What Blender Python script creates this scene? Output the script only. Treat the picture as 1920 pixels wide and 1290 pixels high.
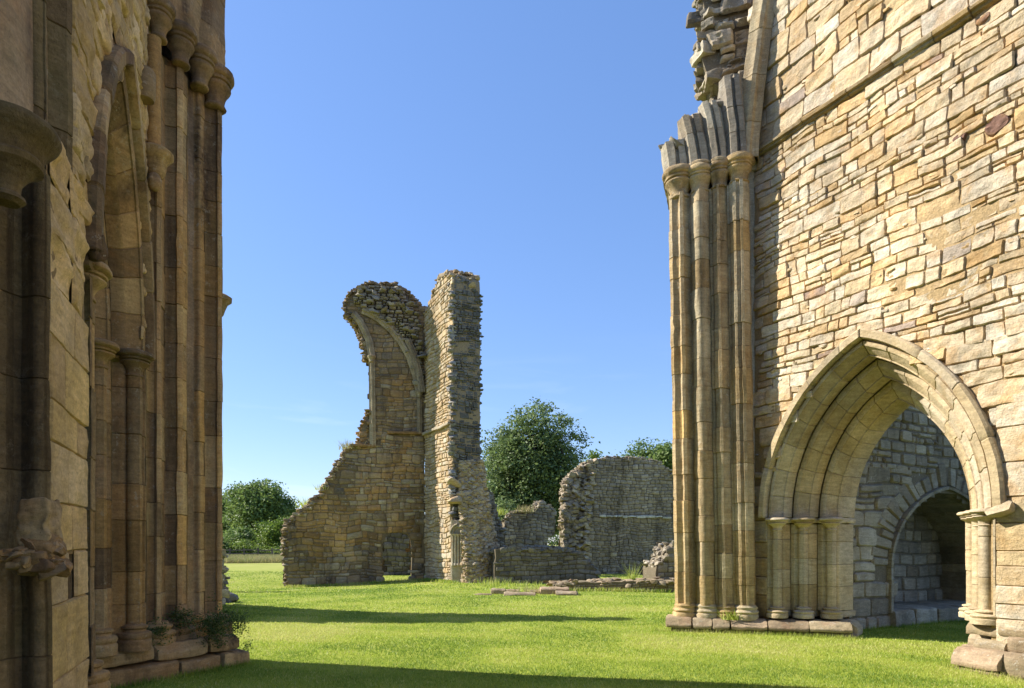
import bpy, bmesh, math, random
import numpy as np
from mathutils import Vector

for o in list(bpy.data.objects):
    bpy.data.objects.remove(o, do_unlink=True)
S = bpy.context.scene
COL = S.collection
R = math.radians

# ---------------------------------------------------------------- camera, sky, sun, exposure
E, F, HY = 1.7, 1250.0, 1020.0          # eye height, focal length and horizon row in photograph pixels
cam = bpy.data.cameras.new('camera')
cam.sensor_fit = 'HORIZONTAL'
cam.sensor_width = 36.0
cam.lens = F / 1920 * 36.0
cam.shift_y = (HY - 645) / 1920.0
cam.clip_start = 0.05
cam.clip_end = 3000
camo = bpy.data.objects.new('camera', cam)
camo.location = (0, 0, E)
camo.rotation_euler = (R(90), 0, 0)
COL.objects.link(camo)
S.camera = camo

SUN_AZ, SUN_EL = R(-75.8), R(38.0)
W = bpy.data.worlds.new('World')
S.world = W
W.use_nodes = True
nt = W.node_tree
bg = nt.nodes['Background']
sky = nt.nodes.new('ShaderNodeTexSky')
sky.sky_type = 'NISHITA'
sky.sun_disc = False
sky.sun_elevation = SUN_EL
sky.sun_rotation = SUN_AZ
sky.altitude = 50
sky.air_density = 1.0
sky.dust_density = 0.25
sky.ozone_density = 3.5
gm = nt.nodes.new('ShaderNodeGamma')
gm.inputs[1].default_value = .61
hs = nt.nodes.new('ShaderNodeHueSaturation')
hs.inputs['Saturation'].default_value = 1.30
nt.links.new(sky.outputs[0], gm.inputs[0])
nt.links.new(gm.outputs[0], hs.inputs['Color'])
tn = nt.nodes.new('ShaderNodeMix')
tn.data_type = 'RGBA'
tn.blend_type = 'MULTIPLY'
tn.inputs[0].default_value = 1
tn.inputs[7].default_value = (1.03, 1.09, 1.36, 1)
nt.links.new(hs.outputs[0], tn.inputs[6])
tc = nt.nodes.new('ShaderNodeTexCoord')
mpn = nt.nodes.new('ShaderNodeMapping'); mpn.inputs['Scale'].default_value = (2.2, 2.2, 15)
nz = nt.nodes.new('ShaderNodeTexNoise'); nz.inputs['Scale'].default_value = 2.6; nz.inputs['Detail'].default_value = 7; nz.inputs['Distortion'].default_value = .5
m1 = nt.nodes.new('ShaderNodeMapRange'); m1.inputs[1].default_value = .54; m1.inputs[2].default_value = .78; m1.inputs[4].default_value = .16
spz = nt.nodes.new('ShaderNodeSeparateXYZ')
m2 = nt.nodes.new('ShaderNodeMapRange'); m2.inputs[1].default_value = .30; m2.inputs[2].default_value = .06
mm = nt.nodes.new('ShaderNodeMath'); mm.operation = 'MULTIPLY'
cw = nt.nodes.new('ShaderNodeMix'); cw.data_type = 'RGBA'; cw.inputs[7].default_value = (5.2, 5.4, 5.6, 1)
nt.links.new(tc.outputs['Generated'], mpn.inputs['Vector']); nt.links.new(mpn.outputs[0], nz.inputs['Vector'])
nt.links.new(nz.outputs[0], m1.inputs[0]); nt.links.new(tc.outputs['Generated'], spz.inputs[0]); nt.links.new(spz.outputs[2], m2.inputs[0])
nt.links.new(m1.outputs[0], mm.inputs[0]); nt.links.new(m2.outputs[0], mm.inputs[1])
nt.links.new(mm.outputs[0], cw.inputs[0]); nt.links.new(tn.outputs[2], cw.inputs[6])
nt.links.new(cw.outputs[2], bg.inputs[0])
bg.inputs[1].default_value = 0.145
sl = bpy.data.lights.new('sun', 'SUN')
sl.energy = 4.8
sl.angle = R(0.53)
sl.color = (1.0, 0.93, 0.81)
so = bpy.data.objects.new('sun', sl)
sdir = Vector((math.sin(SUN_AZ) * math.cos(SUN_EL), math.cos(SUN_AZ) * math.cos(SUN_EL), math.sin(SUN_EL)))
so.rotation_euler = sdir.to_track_quat('Z', 'Y').to_euler()
so.location = (-30, 10, 40)
COL.objects.link(so)
S.view_settings.view_transform = 'Standard'
S.view_settings.look = 'None'
S.view_settings.gamma = 1.0
S.view_settings.exposure = 1.05
S.cycles.max_bounces = 6
S.cycles.diffuse_bounces = 4
S.cycles.transparent_max_bounces = 4
S.cycles.use_denoising = True

# ---------------------------------------------------------------- numeric helpers
def _hash(i, j, k, seed):
    n = (i * 374761393 + j * 668265263 + k * 1274126177 + seed * 974634577) & 0xFFFFFFFF
    n = ((n ^ (n >> 13)) * 1274126177) & 0xFFFFFFFF
    n = n ^ (n >> 16)
    return (n & 0xFFFF) / 32767.5 - 1.0

def vnoise(p, seed=0):
    p = np.asarray(p, float)
    f = np.floor(p)
    i = f.astype(np.int64)
    t = p - f
    t = t * t * (3 - 2 * t)
    out = 0
    for a in (0, 1):
        wa = t[:, 0] if a else 1 - t[:, 0]
        for b in (0, 1):
            wb = t[:, 1] if b else 1 - t[:, 1]
            for c in (0, 1):
                wc = t[:, 2] if c else 1 - t[:, 2]
                out = out + wa * wb * wc * _hash(i[:, 0] + a, i[:, 1] + b, i[:, 2] + c, seed)
    return out

def fbm(p, octv=3, seed=0):
    p = np.asarray(p, float)
    s, a = 0, 1.0
    for o in range(octv):
        s = s + a * vnoise(p * (2.03 ** o) + o * 7.3, seed + o)
        a *= 0.5
    return s / 1.6

def vec_noise(p, seed=0, octv=2):
    return np.stack([fbm(p, octv, seed + 11 * k) for k in range(3)], 1)

def smooth(x):
    x = np.clip(x, 0, 1)
    return x * x * (3 - 2 * x)

class MB:
    """collects vertex / quad / triangle blocks and builds one mesh object"""
    def __init__(self):
        self.v, self.q, self.t, self.c, self.n = [], [], [], [], 0
    def add(self, V, Q=None, T=None, col=(0.5, 0.5, 0)):
        V = np.asarray(V, float).reshape(-1, 3)
        if Q is not None and len(Q):
            self.q.append(np.asarray(Q, np.int64).reshape(-1, 4) + self.n)
        if T is not None and len(T):
            self.t.append(np.asarray(T, np.int64).reshape(-1, 3) + self.n)
        c = np.asarray(col, float)
        if c.ndim == 1:
            c = np.tile(c, (len(V), 1))
        self.v.append(V)
        self.c.append(c)
        self.n += len(V)
    def build(self, name, mat, parent=None, smooth_angle=None):
        V = np.concatenate(self.v)
        C = np.concatenate(self.c)
        if parent is not None:
            p = parent
            while p is not None:
                V = V - np.array(p.location)
                p = p.parent
        q = np.concatenate(self.q) if self.q else np.zeros((0, 4), np.int64)
        t = np.concatenate(self.t) if self.t else np.zeros((0, 3), np.int64)
        me = bpy.data.meshes.new(name)
        me.vertices.add(len(V))
        me.vertices.foreach_set('co', V.astype(np.float32).ravel())
        me.loops.add(len(q) * 4 + len(t) * 3)
        me.loops.foreach_set('vertex_index', np.concatenate([q.ravel(), t.ravel()]).astype(np.int32))
        me.polygons.add(len(q) + len(t))
        st = np.concatenate([np.arange(len(q)) * 4, len(q) * 4 + np.arange(len(t)) * 3]).astype(np.int32)
        me.polygons.foreach_set('loop_start', st)
        me.update(calc_edges=True)
        at = me.attributes.new('tint', 'FLOAT_COLOR', 'POINT')
        at.data.foreach_set('color', np.concatenate([C, np.ones((len(C), 1))], 1).astype(np.float32).ravel())
        if smooth_angle is not None:
            me.polygons.foreach_set('use_smooth', np.ones(len(me.polygons), bool))
            if smooth_angle < 180:
                me.set_sharp_from_angle(angle=R(smooth_angle))
        me.materials.append(mat)
        o = bpy.data.objects.new(name, me)
        COL.objects.link(o)
        if parent is not None:
            o.parent = parent
        return o

def tag(o, label=None, cat=None, group=None, kind=None):
    if label: o['label'] = label
    if cat: o['category'] = cat
    if group: o['group'] = group
    if kind: o['kind'] = kind
    return o

def thing(name, label, cat, loc, group=None):
    o = bpy.data.objects.new(name, None)
    o.empty_display_size = 0.3
    o.location = loc
    COL.objects.link(o)
    return tag(o, label, cat, group, 'thing')

def part_empty(name, parent):
    o = bpy.data.objects.new(name, None)
    COL.objects.link(o)
    o.parent = parent
    return o

# ---------------------------------------------------------------- frames
class Frame:
    """a vertical plane: origin o, u along the plane, z up, d outward towards the viewer (u x z = n)"""
    def __init__(self, o, u):
        self.o = np.array(o[:2], float)
        u = np.array(u[:2], float)
        self.u = u / np.linalg.norm(u)
        self.n = np.array([self.u[1], -self.u[0]])
    def w(self, u, z, d=0.0):
        u = np.asarray(u, float); z = np.asarray(z, float); d = np.asarray(d, float)
        u, z, d = np.broadcast_arrays(u, z, d)
        return np.stack([self.o[0] + u * self.u[0] + d * self.n[0],
                         self.o[1] + u * self.u[1] + d * self.n[1], z], -1)
    def px(self, x, y):
        k = (x - 960) / F
        uu = (k * self.o[1] - self.o[0]) / (self.u[0] - k * self.u[1])
        D = self.o[1] + uu * self.u[1]
        return uu, E + (HY - y) * D / F
    def poly(self, pts):
        return np.array([self.px(x, y) for x, y in pts])

def P(x, y, D):
    return np.array([(x - 960) * D / F, D, E + (HY - y) * D / F])

def W2(x, D): return np.array([(x - 960) * D / F, D])

def ST(s, t):
    return np.array([4.8 - .462 * s + .887 * t, 12.5 + .887 * s + .462 * t])

def in_poly(poly):
    poly = np.asarray(poly, float)
    def f(x, y):
        c = False
        j = len(poly) - 1
        for i in range(len(poly)):
            xi, yi = poly[i]; xj, yj = poly[j]
            if (yi > y) != (yj > y) and x < (xj - xi) * (y - yi) / (yj - yi) + xi:
                c = not c
            j = i
        return c
    return f

# ---------------------------------------------------------------- materials
def stone_mat(name, palette, mortar, lichen=0.0, lichen_col=(.55, .53, .47), stain=0.0, stain_col=(.06, .05, .04),
              blotch=(.4, .25, .1), blotch_amt=.35, bump=.5, scale=1.0, moss=0.0, val=1.0):
    m = bpy.data.materials.new(name)
    m.use_nodes = True
    t = m.node_tree
    N, L = t.nodes, t.links
    bs = N['Principled BSDF']
    bs.inputs['Roughness'].default_value = .92
    bs.inputs['Specular IOR Level'].default_value = .15
    at = N.new('ShaderNodeAttribute'); at.attribute_name = 'tint'
    sep = N.new('ShaderNodeSeparateColor'); L.new(at.outputs['Color'], sep.inputs[0])
    geo = N.new('ShaderNodeNewGeometry')
    pos = geo.outputs['Position']
    ramp = N.new('ShaderNodeValToRGB')
    el = ramp.color_ramp.elements
    while len(el) < len(palette):
        el.new(.5)
    for i, c in enumerate(palette):
        el[i].position = i / (len(palette) - 1)
        el[i].color = (*[x * val for x in c], 1)
    L.new(sep.outputs[0], ramp.inputs[0])
    def noise(sc, det=4, rough=.6, vec=None, dist=0.0):
        n = N.new('ShaderNodeTexNoise')
        n.inputs['Scale'].default_value = sc * scale
        n.inputs['Detail'].default_value = det
        n.inputs['Roughness'].default_value = rough
        n.inputs['Distortion'].default_value = dist
        L.new(vec or pos, n.inputs['Vector'])
        return n.outputs[0]
    def mapr(x, a, b, c, d):
        n = N.new('ShaderNodeMapRange')
        n.inputs[1].default_value, n.inputs[2].default_value, n.inputs[3].default_value, n.inputs[4].default_value = a, b, c, d
        L.new(x, n.inputs[0])
        return n.outputs[0]
    def mix(fac, a, b, mode='MIX'):
        n = N.new('ShaderNodeMix'); n.data_type = 'RGBA'; n.blend_type = mode
        if isinstance(fac, float): n.inputs[0].default_value = fac
        else: L.new(fac, n.inputs[0])
        for v, k in ((a, 6), (b, 7)):
            if isinstance(v, tuple): n.inputs[k].default_value = (*v, 1)
            else: L.new(v, n.inputs[k])
        return n.outputs[2]
    def mul(a, b):
        n = N.new('ShaderNodeMath'); n.operation = 'MULTIPLY'
        for v, k in ((a, 0), (b, 1)):
            if isinstance(v, float): n.inputs[k].default_value = v
            else: L.new(v, n.inputs[k])
        return n.outputs[0]
    # vector shifted by each stone's own tint so that neighbouring stones do not share one pattern
    vm = N.new('ShaderNodeVectorMath'); vm.operation = 'MULTIPLY_ADD'
    L.new(at.outputs['Color'], vm.inputs[0]); vm.inputs[1].default_value = (9, 13, 0); L.new(pos, vm.inputs[2])
    own = vm.outputs[0]
    col = mix(mapr(noise(2.6, 5, .6, own, .6), .48, .68, 0, blotch_amt), ramp.outputs[0], tuple(x * val for x in blotch))
    g = mapr(sep.outputs[1], 0, 1, .62, 1.32)
    gc = N.new('ShaderNodeCombineColor')
    for k in range(3): L.new(g, gc.inputs[k])
    col = mix(1.0, col, gc.outputs[0], 'MULTIPLY')
    pm_ = N.new('ShaderNodeMapping'); pm_.inputs['Scale'].default_value = (1, 1, .45)
    L.new(pos, pm_.inputs['Vector'])
    wz = mapr(noise(.9, 7, .68, pm_.outputs[0], .4), .36, .66, .74, 1.16)
    wc = N.new('ShaderNodeCombineColor')
    for k in range(3): L.new(wz, wc.inputs[k])
    col = mix(1.0, col, wc.outputs[0], 'MULTIPLY')
    pit = mapr(noise(46, 3, .8), .30, .40, .55, 1.0)
    pc = N.new('ShaderNodeCombineColor')
    for k in range(3): L.new(pit, pc.inputs[k])
    col = mix(1.0, col, pc.outputs[0], 'MULTIPLY')
    # bedding streaks and grain
    bv = N.new('ShaderNodeMapping'); bv.inputs['Scale'].default_value = (1, 1, 5)
    L.new(own, bv.inputs['Vector'])
    gr = mapr(noise(5, 5, .65, bv.outputs[0]), .3, .7, .76, 1.2)
    gr2 = mapr(noise(38, 3, .7), .3, .7, .82, 1.16)
    gg = mul(gr, gr2)
    gc2 = N.new('ShaderNodeCombineColor')
    for k in range(3): L.new(gg, gc2.inputs[k])
    col = mix(1.0, col, gc2.outputs[0], 'MULTIPLY')
    mort = mix(mapr(noise(30, 4, .7), .35, .65, 0, 1), mortar, tuple(x * .7 for x in mortar))
    col = mix(sep.outputs[2], col, mort)
    if stain:
        sv = N.new('ShaderNodeMapping'); sv.inputs['Scale'].default_value = (1.3, 1.3, .22)
        L.new(pos, sv.inputs['Vector'])
        f = mul(mapr(noise(1.7, 6, .65, sv.outputs[0]), .5, .66, 0, stain), mapr(noise(14, 4, .7), .3, .6, .35, 1))
        col = mix(f, col, stain_col)
    if moss:
        f = mul(mapr(noise(1.1, 5, .65), .52, .68, 0, moss), mapr(noise(22, 4, .7), .35, .6, .2, 1))
        col = mix(f, col, (.085, .085, .03))
    if lichen:
        f1 = mapr(noise(11, 6, .75), .575, .61, 0, 1)
        f2 = mapr(noise(1.3, 3, .5), .4, .62, .12, 1)
        f3 = mapr(noise(60, 2, .6), .4, .55, .3, 1)
        col = mix(mul(mul(mul(f1, f2), f3), lichen), col, lichen_col)
    L.new(col, bs.inputs['Base Color'])
    b1 = N.new('ShaderNodeBump'); b1.inputs['Strength'].default_value = bump; b1.inputs['Distance'].default_value = .03
    L.new(noise(14, 6, .7, own), b1.inputs['Height'])
    b2 = N.new('ShaderNodeBump'); b2.inputs['Strength'].default_value = bump * .8; b2.inputs['Distance'].default_value = .008
    L.new(noise(70, 4, .75), b2.inputs['Height'])
    L.new(b1.outputs[0], b2.inputs['Normal'])
    L.new(b2.outputs[0], bs.inputs['Normal'])
    return m

M = {}
M['wall'] = stone_mat('sunlit_sandstone', [(.65, .56, .42), (.60, .45, .25), (.69, .61, .48), (.57, .39, .19), (.64, .56, .43), (.63, .49, .30), (.68, .61, .49), (.27, .155, .115)],
                      (.50, .36, .19), lichen=.25, stain=.15, blotch=(.56, .33, .13), blotch_amt=.6, bump=1.0)
M['dress'] = stone_mat('dressed_stone', [(.56, .43, .25), (.43, .32, .18), (.60, .51, .34), (.54, .37, .16), (.48, .39, .25)], (.15, .11, .065),
                       lichen=.45, stain=.75, stain_col=(.11, .078, .042), blotch=(.36, .21, .08), blotch_amt=.5, bump=.6)
M['arch'] = stone_mat('arch_stone', [(.55, .45, .31), (.50, .39, .23), (.58, .50, .38), (.53, .41, .25)], (.16, .12, .07),
                      lichen=.25, stain=.2, stain_col=(.16, .12, .07), blotch=(.36, .24, .10), blotch_amt=.45, bump=.5)
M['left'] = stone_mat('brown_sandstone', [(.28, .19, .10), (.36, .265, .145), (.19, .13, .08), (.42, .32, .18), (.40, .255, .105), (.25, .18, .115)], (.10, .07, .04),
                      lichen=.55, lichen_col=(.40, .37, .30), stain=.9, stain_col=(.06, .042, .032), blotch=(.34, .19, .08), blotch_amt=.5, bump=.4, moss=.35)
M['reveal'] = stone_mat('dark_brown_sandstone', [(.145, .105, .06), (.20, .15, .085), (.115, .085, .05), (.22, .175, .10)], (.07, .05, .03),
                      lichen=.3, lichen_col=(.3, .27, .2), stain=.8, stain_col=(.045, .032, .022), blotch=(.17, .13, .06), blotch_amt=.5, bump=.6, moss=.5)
M['pale'] = stone_mat('pale_ashlar', [(.58, .43, .24), (.60, .47, .29), (.53, .38, .20), (.60, .44, .20)], (.28, .20, .11),
                      lichen=.2, stain=.35, stain_col=(.2, .15, .08), blotch=(.52, .37, .13), blotch_amt=.4, bump=.6)
M['tower'] = stone_mat('tower_stone', [(.20, .165, .13), (.28, .21, .125), (.34, .25, .14), (.36, .22, .09), (.31, .25, .165), (.46, .385, .26)], (.20, .15, .09),
                       lichen=.45, stain=.75, stain_col=(.07, .055, .045), blotch=(.34, .2, .09), blotch_amt=.5, bump=.5, scale=.7)
M['rubble'] = stone_mat('weathered_rubble', [(.27, .235, .185), (.37, .325, .25), (.22, .19, .15), (.46, .41, .315), (.34, .28, .20)], (.19, .155, .105),
                        lichen=.6, lichen_col=(.5, .48, .42), stain=.4, stain_col=(.05, .045, .04), blotch=(.28, .2, .12), blotch_amt=.35, bump=.7)
M['grey_rubble'] = stone_mat('grey_rubble', [(.15, .145, .14), (.25, .24, .225), (.12, .115, .115), (.33, .31, .285), (.23, .20, .165)], (.12, .11, .10),
                        lichen=.7, lichen_col=(.46, .45, .42), stain=.5, stain_col=(.045, .043, .042), blotch=(.22, .18, .13), blotch_amt=.35, bump=.8)
M['buff'] = stone_mat('buff_rubble', [(.45, .36, .24), (.50, .41, .28), (.40, .29, .16), (.48, .42, .32), (.36, .26, .15)], (.34, .26, .16),
                      lichen=.4, stain=.3, stain_col=(.14, .11, .08), blotch=(.45, .27, .12), blotch_amt=.5, bump=.7)
M['grey'] = stone_mat('grey_chapel_stone', [(.34, .30, .24), (.44, .385, .30), (.30, .26, .21), (.46, .42, .345), (.40, .32, .22)], (.24, .205, .155),
                      lichen=.7, lichen_col=(.52, .52, .49), stain=.45, stain_col=(.08, .075, .07), blotch=(.24, .2, .14), blotch_amt=.4, bump=.6, moss=.25)
M['footing'] = stone_mat('footing_stone', [(.36, .29, .18), (.42, .34, .23), (.32, .25, .15), (.40, .30, .20)], (.2, .16, .1),
                        lichen=.5, stain=.5, stain_col=(.15, .115, .07), blotch=(.34, .21, .13), blotch_amt=.5, bump=.6, moss=.3)
M['streak'] = stone_mat('streaked_grey_stone', [(.28, .235, .185), (.40, .335, .255), (.34, .275, .19), (.47, .405, .31)], (.20, .165, .11),
                        lichen=.8, lichen_col=(.5, .48, .43), stain=.9, stain_col=(.055, .045, .035), blotch=(.30, .235, .12), blotch_amt=.5, bump=.5, scale=.8)
M['white'] = stone_mat('sun_pale_stone', [(.62, .58, .50), (.74, .70, .62)], (.5, .48, .44), lichen=.3, bump=.6, blotch=(.4, .38, .33), blotch_amt=.3)  # pale ledge stones, the sun they catch put into the near-white colour

# ---------------------------------------------------------------- stonework builders
def rt(rng, pal=(0, 1), br=.5, sp=.35):
    return (rng.uniform(*pal), min(1, max(0, br + rng.uniform(-sp, sp))), 0.0)

def axis_pts(w, bev, res):
    bev = min(bev, w * .3)
    n = max(1, int(round((w - 2 * bev) / res)))
    mid = np.linspace(bev, w - bev, n + 1)
    return np.concatenate([[0, bev * .35], mid, [w - bev * .35, w]]) - w / 2

def cells_coursed(rng, u0, u1, v0, v1, ch, wd, split=.2, vary=None, flush=False):
    v = v0
    out = []
    while v < v1:
        h = rng.uniform(*ch) * (rng.choice((.55, 1, 1, 1.25)) if vary else 1)
        u = u0 if flush else u0 - rng.uniform(0, wd[1])
        while u < u1:
            w = rng.uniform(*wd) * (.6 + .4 * h / ch[1])
            if rng.random() < split and h > ch[0] * 1.25:
                k = rng.uniform(.35, .65)
                if rng.random() < .5:
                    out += [(u, u + w, v, v + h * k), (u, u + w, v + h * k, v + h)]
                else:
                    w2 = w * rng.uniform(.4, .6)
                    out += [(u, u + w2, v, v + h * k), (u + w2, u + w, v, v + h * k), (u, u + w, v + h * k, v + h)]
            else:
                out.append((u, u + w, v, v + h))
            u += w
        v += h
    return out

def stones(mb, fr, cells, inside, rng, gap=.012, proud=(0, .025), rough=.012, res=.075, bev=.03, drop=.05, warp=.03, warpf=1.1,
           rnd=.3, tint=None, d0=0.0, freq=7.0, wob=.012, d_fn=None, seed=0, tilt=.06):
    A = []; Q = []; Tn = []; nb = 0
    for (ua, ub, va, vb) in cells:
        cu, cv = (ua + ub) / 2, (va + vb) / 2
        if not inside(cu, cv):
            continue
        w, h = ub - ua - gap, vb - va - gap
        if w < .03 or h < .02:
            continue
        xs, ys = axis_pts(w, bev, res), axis_pts(h, bev, res)
        X, Y = np.meshgrid(xs, ys)
        X, Y = X.ravel(), Y.ravel()
        e = np.minimum(w / 2 - np.abs(X), h / 2 - np.abs(Y))
        rc = rnd * min(w, h) * rng.uniform(.5, 1.2)
        if rc > 0:
            ax, ay = np.abs(X) - (w / 2 - rc), np.abs(Y) - (h / 2 - rc)
            k = (ax > 0) & (ay > 0)
            a, b = np.where(k, ax / rc, 0), np.where(k, ay / rc, 0)
            X = np.where(k, np.sign(X) * (w / 2 - rc + rc * a * np.sqrt(1 - b * b / 2)), X)
            Y = np.where(k, np.sign(Y) * (h / 2 - rc + rc * b * np.sqrt(1 - a * a / 2)), Y)
        p = rng.uniform(*proud)
        if d_fn: p = p + d_fn(cu, cv)
        tx, ty = rng.uniform(-tilt, tilt), rng.uniform(-tilt, tilt)
        bv = min(bev, .3 * min(w, h))
        s = smooth(e / bv)
        D = p + (tx * X + ty * Y) - drop * (1 - s) ** 1.5
        A.append(np.stack([cu + X, cv + Y, D, smooth(e / (bv * 2)), np.full_like(X, rng.uniform(0, 99)), 1 - smooth(e / (bv * 3))], 1))
        nx, ny = len(xs), len(ys)
        i = (np.arange(ny - 1)[:, None] * nx + np.arange(nx - 1)[None, :]).ravel()
        Q.append(np.stack([i, i + 1, i + 1 + nx, i + nx], 1) + nb)
        c = tint(cu, cv, rng) if tint else rt(rng)
        Tn.append(np.tile(np.array(c), (len(X), 1)))
        nb += len(X)
    if not A:
        return
    A = np.concatenate(A); Q = np.concatenate(Q); Tn = np.concatenate(Tn)
    p3 = np.stack([A[:, 0], A[:, 1], A[:, 4]], 1)
    pw = np.stack([A[:, 0] * warpf, A[:, 1] * warpf, np.full(len(A), seed + .5)], 1)
    u = A[:, 0] + warp * vnoise(pw, 3) + wob * A[:, 5] * fbm(p3 * 9, 2, 21)
    v = A[:, 1] + warp * 1.2 * vnoise(pw, 4) + wob * A[:, 5] * fbm(p3 * 9, 2, 22)
    nz = fbm(p3 * np.array([freq, freq * 1.6, 1]), 3, 5)
    d = A[:, 2] + d0 + rough * (nz + .5 * np.abs(fbm(p3 * np.array([freq * 2.3, freq * 3, 1]), 2, 8))) * A[:, 3]
    mb.add(fr.w(u, v, d), Q, None, Tn)

def sheet(mb, fr, u0, u1, v0, v1, inside, d=-.03, res=.12, amp=.01, d_fn=None, col=(.5, .5, 1), seed=0):
    nu, nv = max(2, int((u1 - u0) / res) + 1), max(2, int((v1 - v0) / res) + 1)
    us, vs = np.linspace(u0, u1, nu), np.linspace(v0, v1, nv)
    U, V = np.meshgrid(us, vs)
    U, V = U.ravel(), V.ravel()
    D = d + amp * fbm(np.stack([U * 4, V * 4, np.full_like(U, seed)], 1), 3, seed)
    if d_fn is not None:
        D = D + np.array([d_fn(a, b) for a, b in zip(U, V)])
    q = []
    for j in range(nv - 1):
        for i in range(nu - 1):
            cu, cv = (us[i] + us[i + 1]) / 2, (vs[j] + vs[j + 1]) / 2
            if inside(cu, cv):
                k = j * nu + i
                q.append((k, k + 1, k + 1 + nu, k + nu))
    mb.add(fr.w(U, V, D), q, None, col)

_ICO = {}
def ico(n):
    if n not in _ICO:
        b = bmesh.new()
        bmesh.ops.create_icosphere(b, subdivisions=n, radius=1)
        b.verts.ensure_lookup_table()
        v = np.array([x.co[:] for x in b.verts])
        f = np.array([[x.index for x in p.verts] for p in b.faces])
        b.free()
        _ICO[n] = (v, f)
    return _ICO[n]

def rock(mb, c, size, rng, yaw=None, n=2, amp=.16, boxy=.55, col=None, tiltx=.15):
    v, f = ico(n)
    p = np.sign(v) * np.abs(v) ** boxy
    p = p / np.max(np.abs(p), axis=1).mean()
    s = rng.uniform(0, 99)
    nz = fbm(v * 1.3 + s, 3, 3)
    # a few random cuts give flat broken faces
    for k in range(9 if n >= 3 else 5):
        dvec = np.array([rng.gauss(0, 1) for _ in range(3)])
        dvec /= np.linalg.norm(dvec)
        lim = rng.uniform(.55, .9)
        h = p @ dvec
        p = p - np.outer(np.maximum(h - lim, 0), dvec) * .9
    p = p * (1 + amp * nz[:, None]) * np.array(size) / 2
    if n >= 3: p = p + .05 * min(size) * vec_noise(v * np.array([4, 4, 9]) + s, 6) + .03 * min(size) * vec_noise(v * 11 + s, 7)
    yaw = rng.uniform(0, 6.3) if yaw is None else yaw
    a, b = rng.gauss(0, tiltx), rng.gauss(0, tiltx)
    cx, sx, cy, sy, cz, sz = math.cos(a), math.sin(a), math.cos(b), math.sin(b), math.cos(yaw), math.sin(yaw)
    Rm = np.array([[cz, -sz, 0], [sz, cz, 0], [0, 0, 1]]) @ np.array([[cy, 0, sy], [0, 1, 0], [-sy, 0, cy]]) @ np.array([[1, 0, 0], [0, cx, -sx], [0, sx, cx]])
    mb.add(p @ Rm.T + np.asarray(c), None, f, col or rt(rng))

def block(mb, c, ux, dims, rng, bev=.03, n=7, rough=.012, col=None, chamfer=0.0):
    """a rounded, weathered cut block; ux = horizontal direction of its length; chamfer slopes the front top edge (towards -depth)"""
    g = np.linspace(-1, 1, n)
    V = []; Q = []
    nb = 0
    for ax in range(3):
        for sg in (-1, 1):
            A, B = np.meshgrid(g, g)
            X = np.zeros((n * n, 3))
            X[:, ax] = sg
            X[:, (ax + 1) % 3] = A.ravel()
            X[:, (ax + 2) % 3] = B.ravel()
            V.append(X)
            i = (np.arange(n - 1)[:, None] * n + np.arange(n - 1)[None, :]).ravel()
            q = np.stack([i, i + 1, i + 1 + n, i + n], 1) + nb
            Q.append(q if sg > 0 else q[:, ::-1])
            nb += n * n
    X = np.concatenate(V)
    h = np.array(dims) / 2
    p = X * h
    inn = np.clip(p, -(h - bev), h - bev)
    dl = p - inn
    ln = np.linalg.norm(dl, axis=1, keepdims=True)
    p = inn + np.where(ln > 1e-9, dl / np.maximum(ln, 1e-9) * bev, 0)
    if chamfer:
        over = (-p[:, 1] - (h[1] - chamfer)) + (p[:, 2] - (h[2] - chamfer))
        k = np.maximum(over, 0) / 2
        p[:, 1] += k; p[:, 2] -= k
    ux = np.array(ux[:2]) / np.linalg.norm(ux[:2])
    uy = np.array([-ux[1], ux[0]])
    s = rng.uniform(0, 50)
    Wd = np.stack([p[:, 0] * ux[0] + p[:, 1] * uy[0], p[:, 0] * ux[1] + p[:, 1] * uy[1], p[:, 2]], 1)
    Wd = Wd + rough * vec_noise(Wd * 6 + s, 4) + rough * .8 * vec_noise(Wd * 2.2 + s, 9) + rough * .45 * vec_noise(Wd * 17 + s, 14)
    mb.add(Wd + np.asarray(c), np.concatenate(Q), None, col or rt(rng))

def prof_normals(p, closed=False):
    p = np.asarray(p, float)
    if closed:
        d = np.roll(p, -1, 0) - np.roll(p, 1, 0)
    else:
        d = np.gradient(p, axis=0)
    n = np.stack([d[:, 1], -d[:, 0]], 1)
    return n / np.maximum(np.linalg.norm(n, axis=1, keepdims=True), 1e-9)

def resample(pts, step):
    pts = np.asarray(pts, float)
    out = [pts[0]]
    for a, b in zip(pts[:-1], pts[1:]):
        n = max(1, int(np.ceil(np.linalg.norm(b - a) / step)))
        for k in range(1, n + 1):
            out.append(a + (b - a) * k / n)
    return np.array(out)

def round_corners(pts, r, n=5):
    pts = [np.array(p, float) for p in pts]
    out = [pts[0]]
    for a, b, c in zip(pts[:-2], pts[1:-1], pts[2:]):
        d1, d2 = a - b, c - b
        l1, l2 = np.linalg.norm(d1), np.linalg.norm(d2)
        k = min(r, l1 * .45, l2 * .45)
        p0, p1 = b + d1 / l1 * k, b + d2 / l2 * k
        for t in np.linspace(0, 1, n):
            out.append((1 - t) ** 2 * p0 + 2 * t * (1 - t) * b + t * t * p1)
    out.append(pts[-1])
    return np.array(out)

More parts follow.
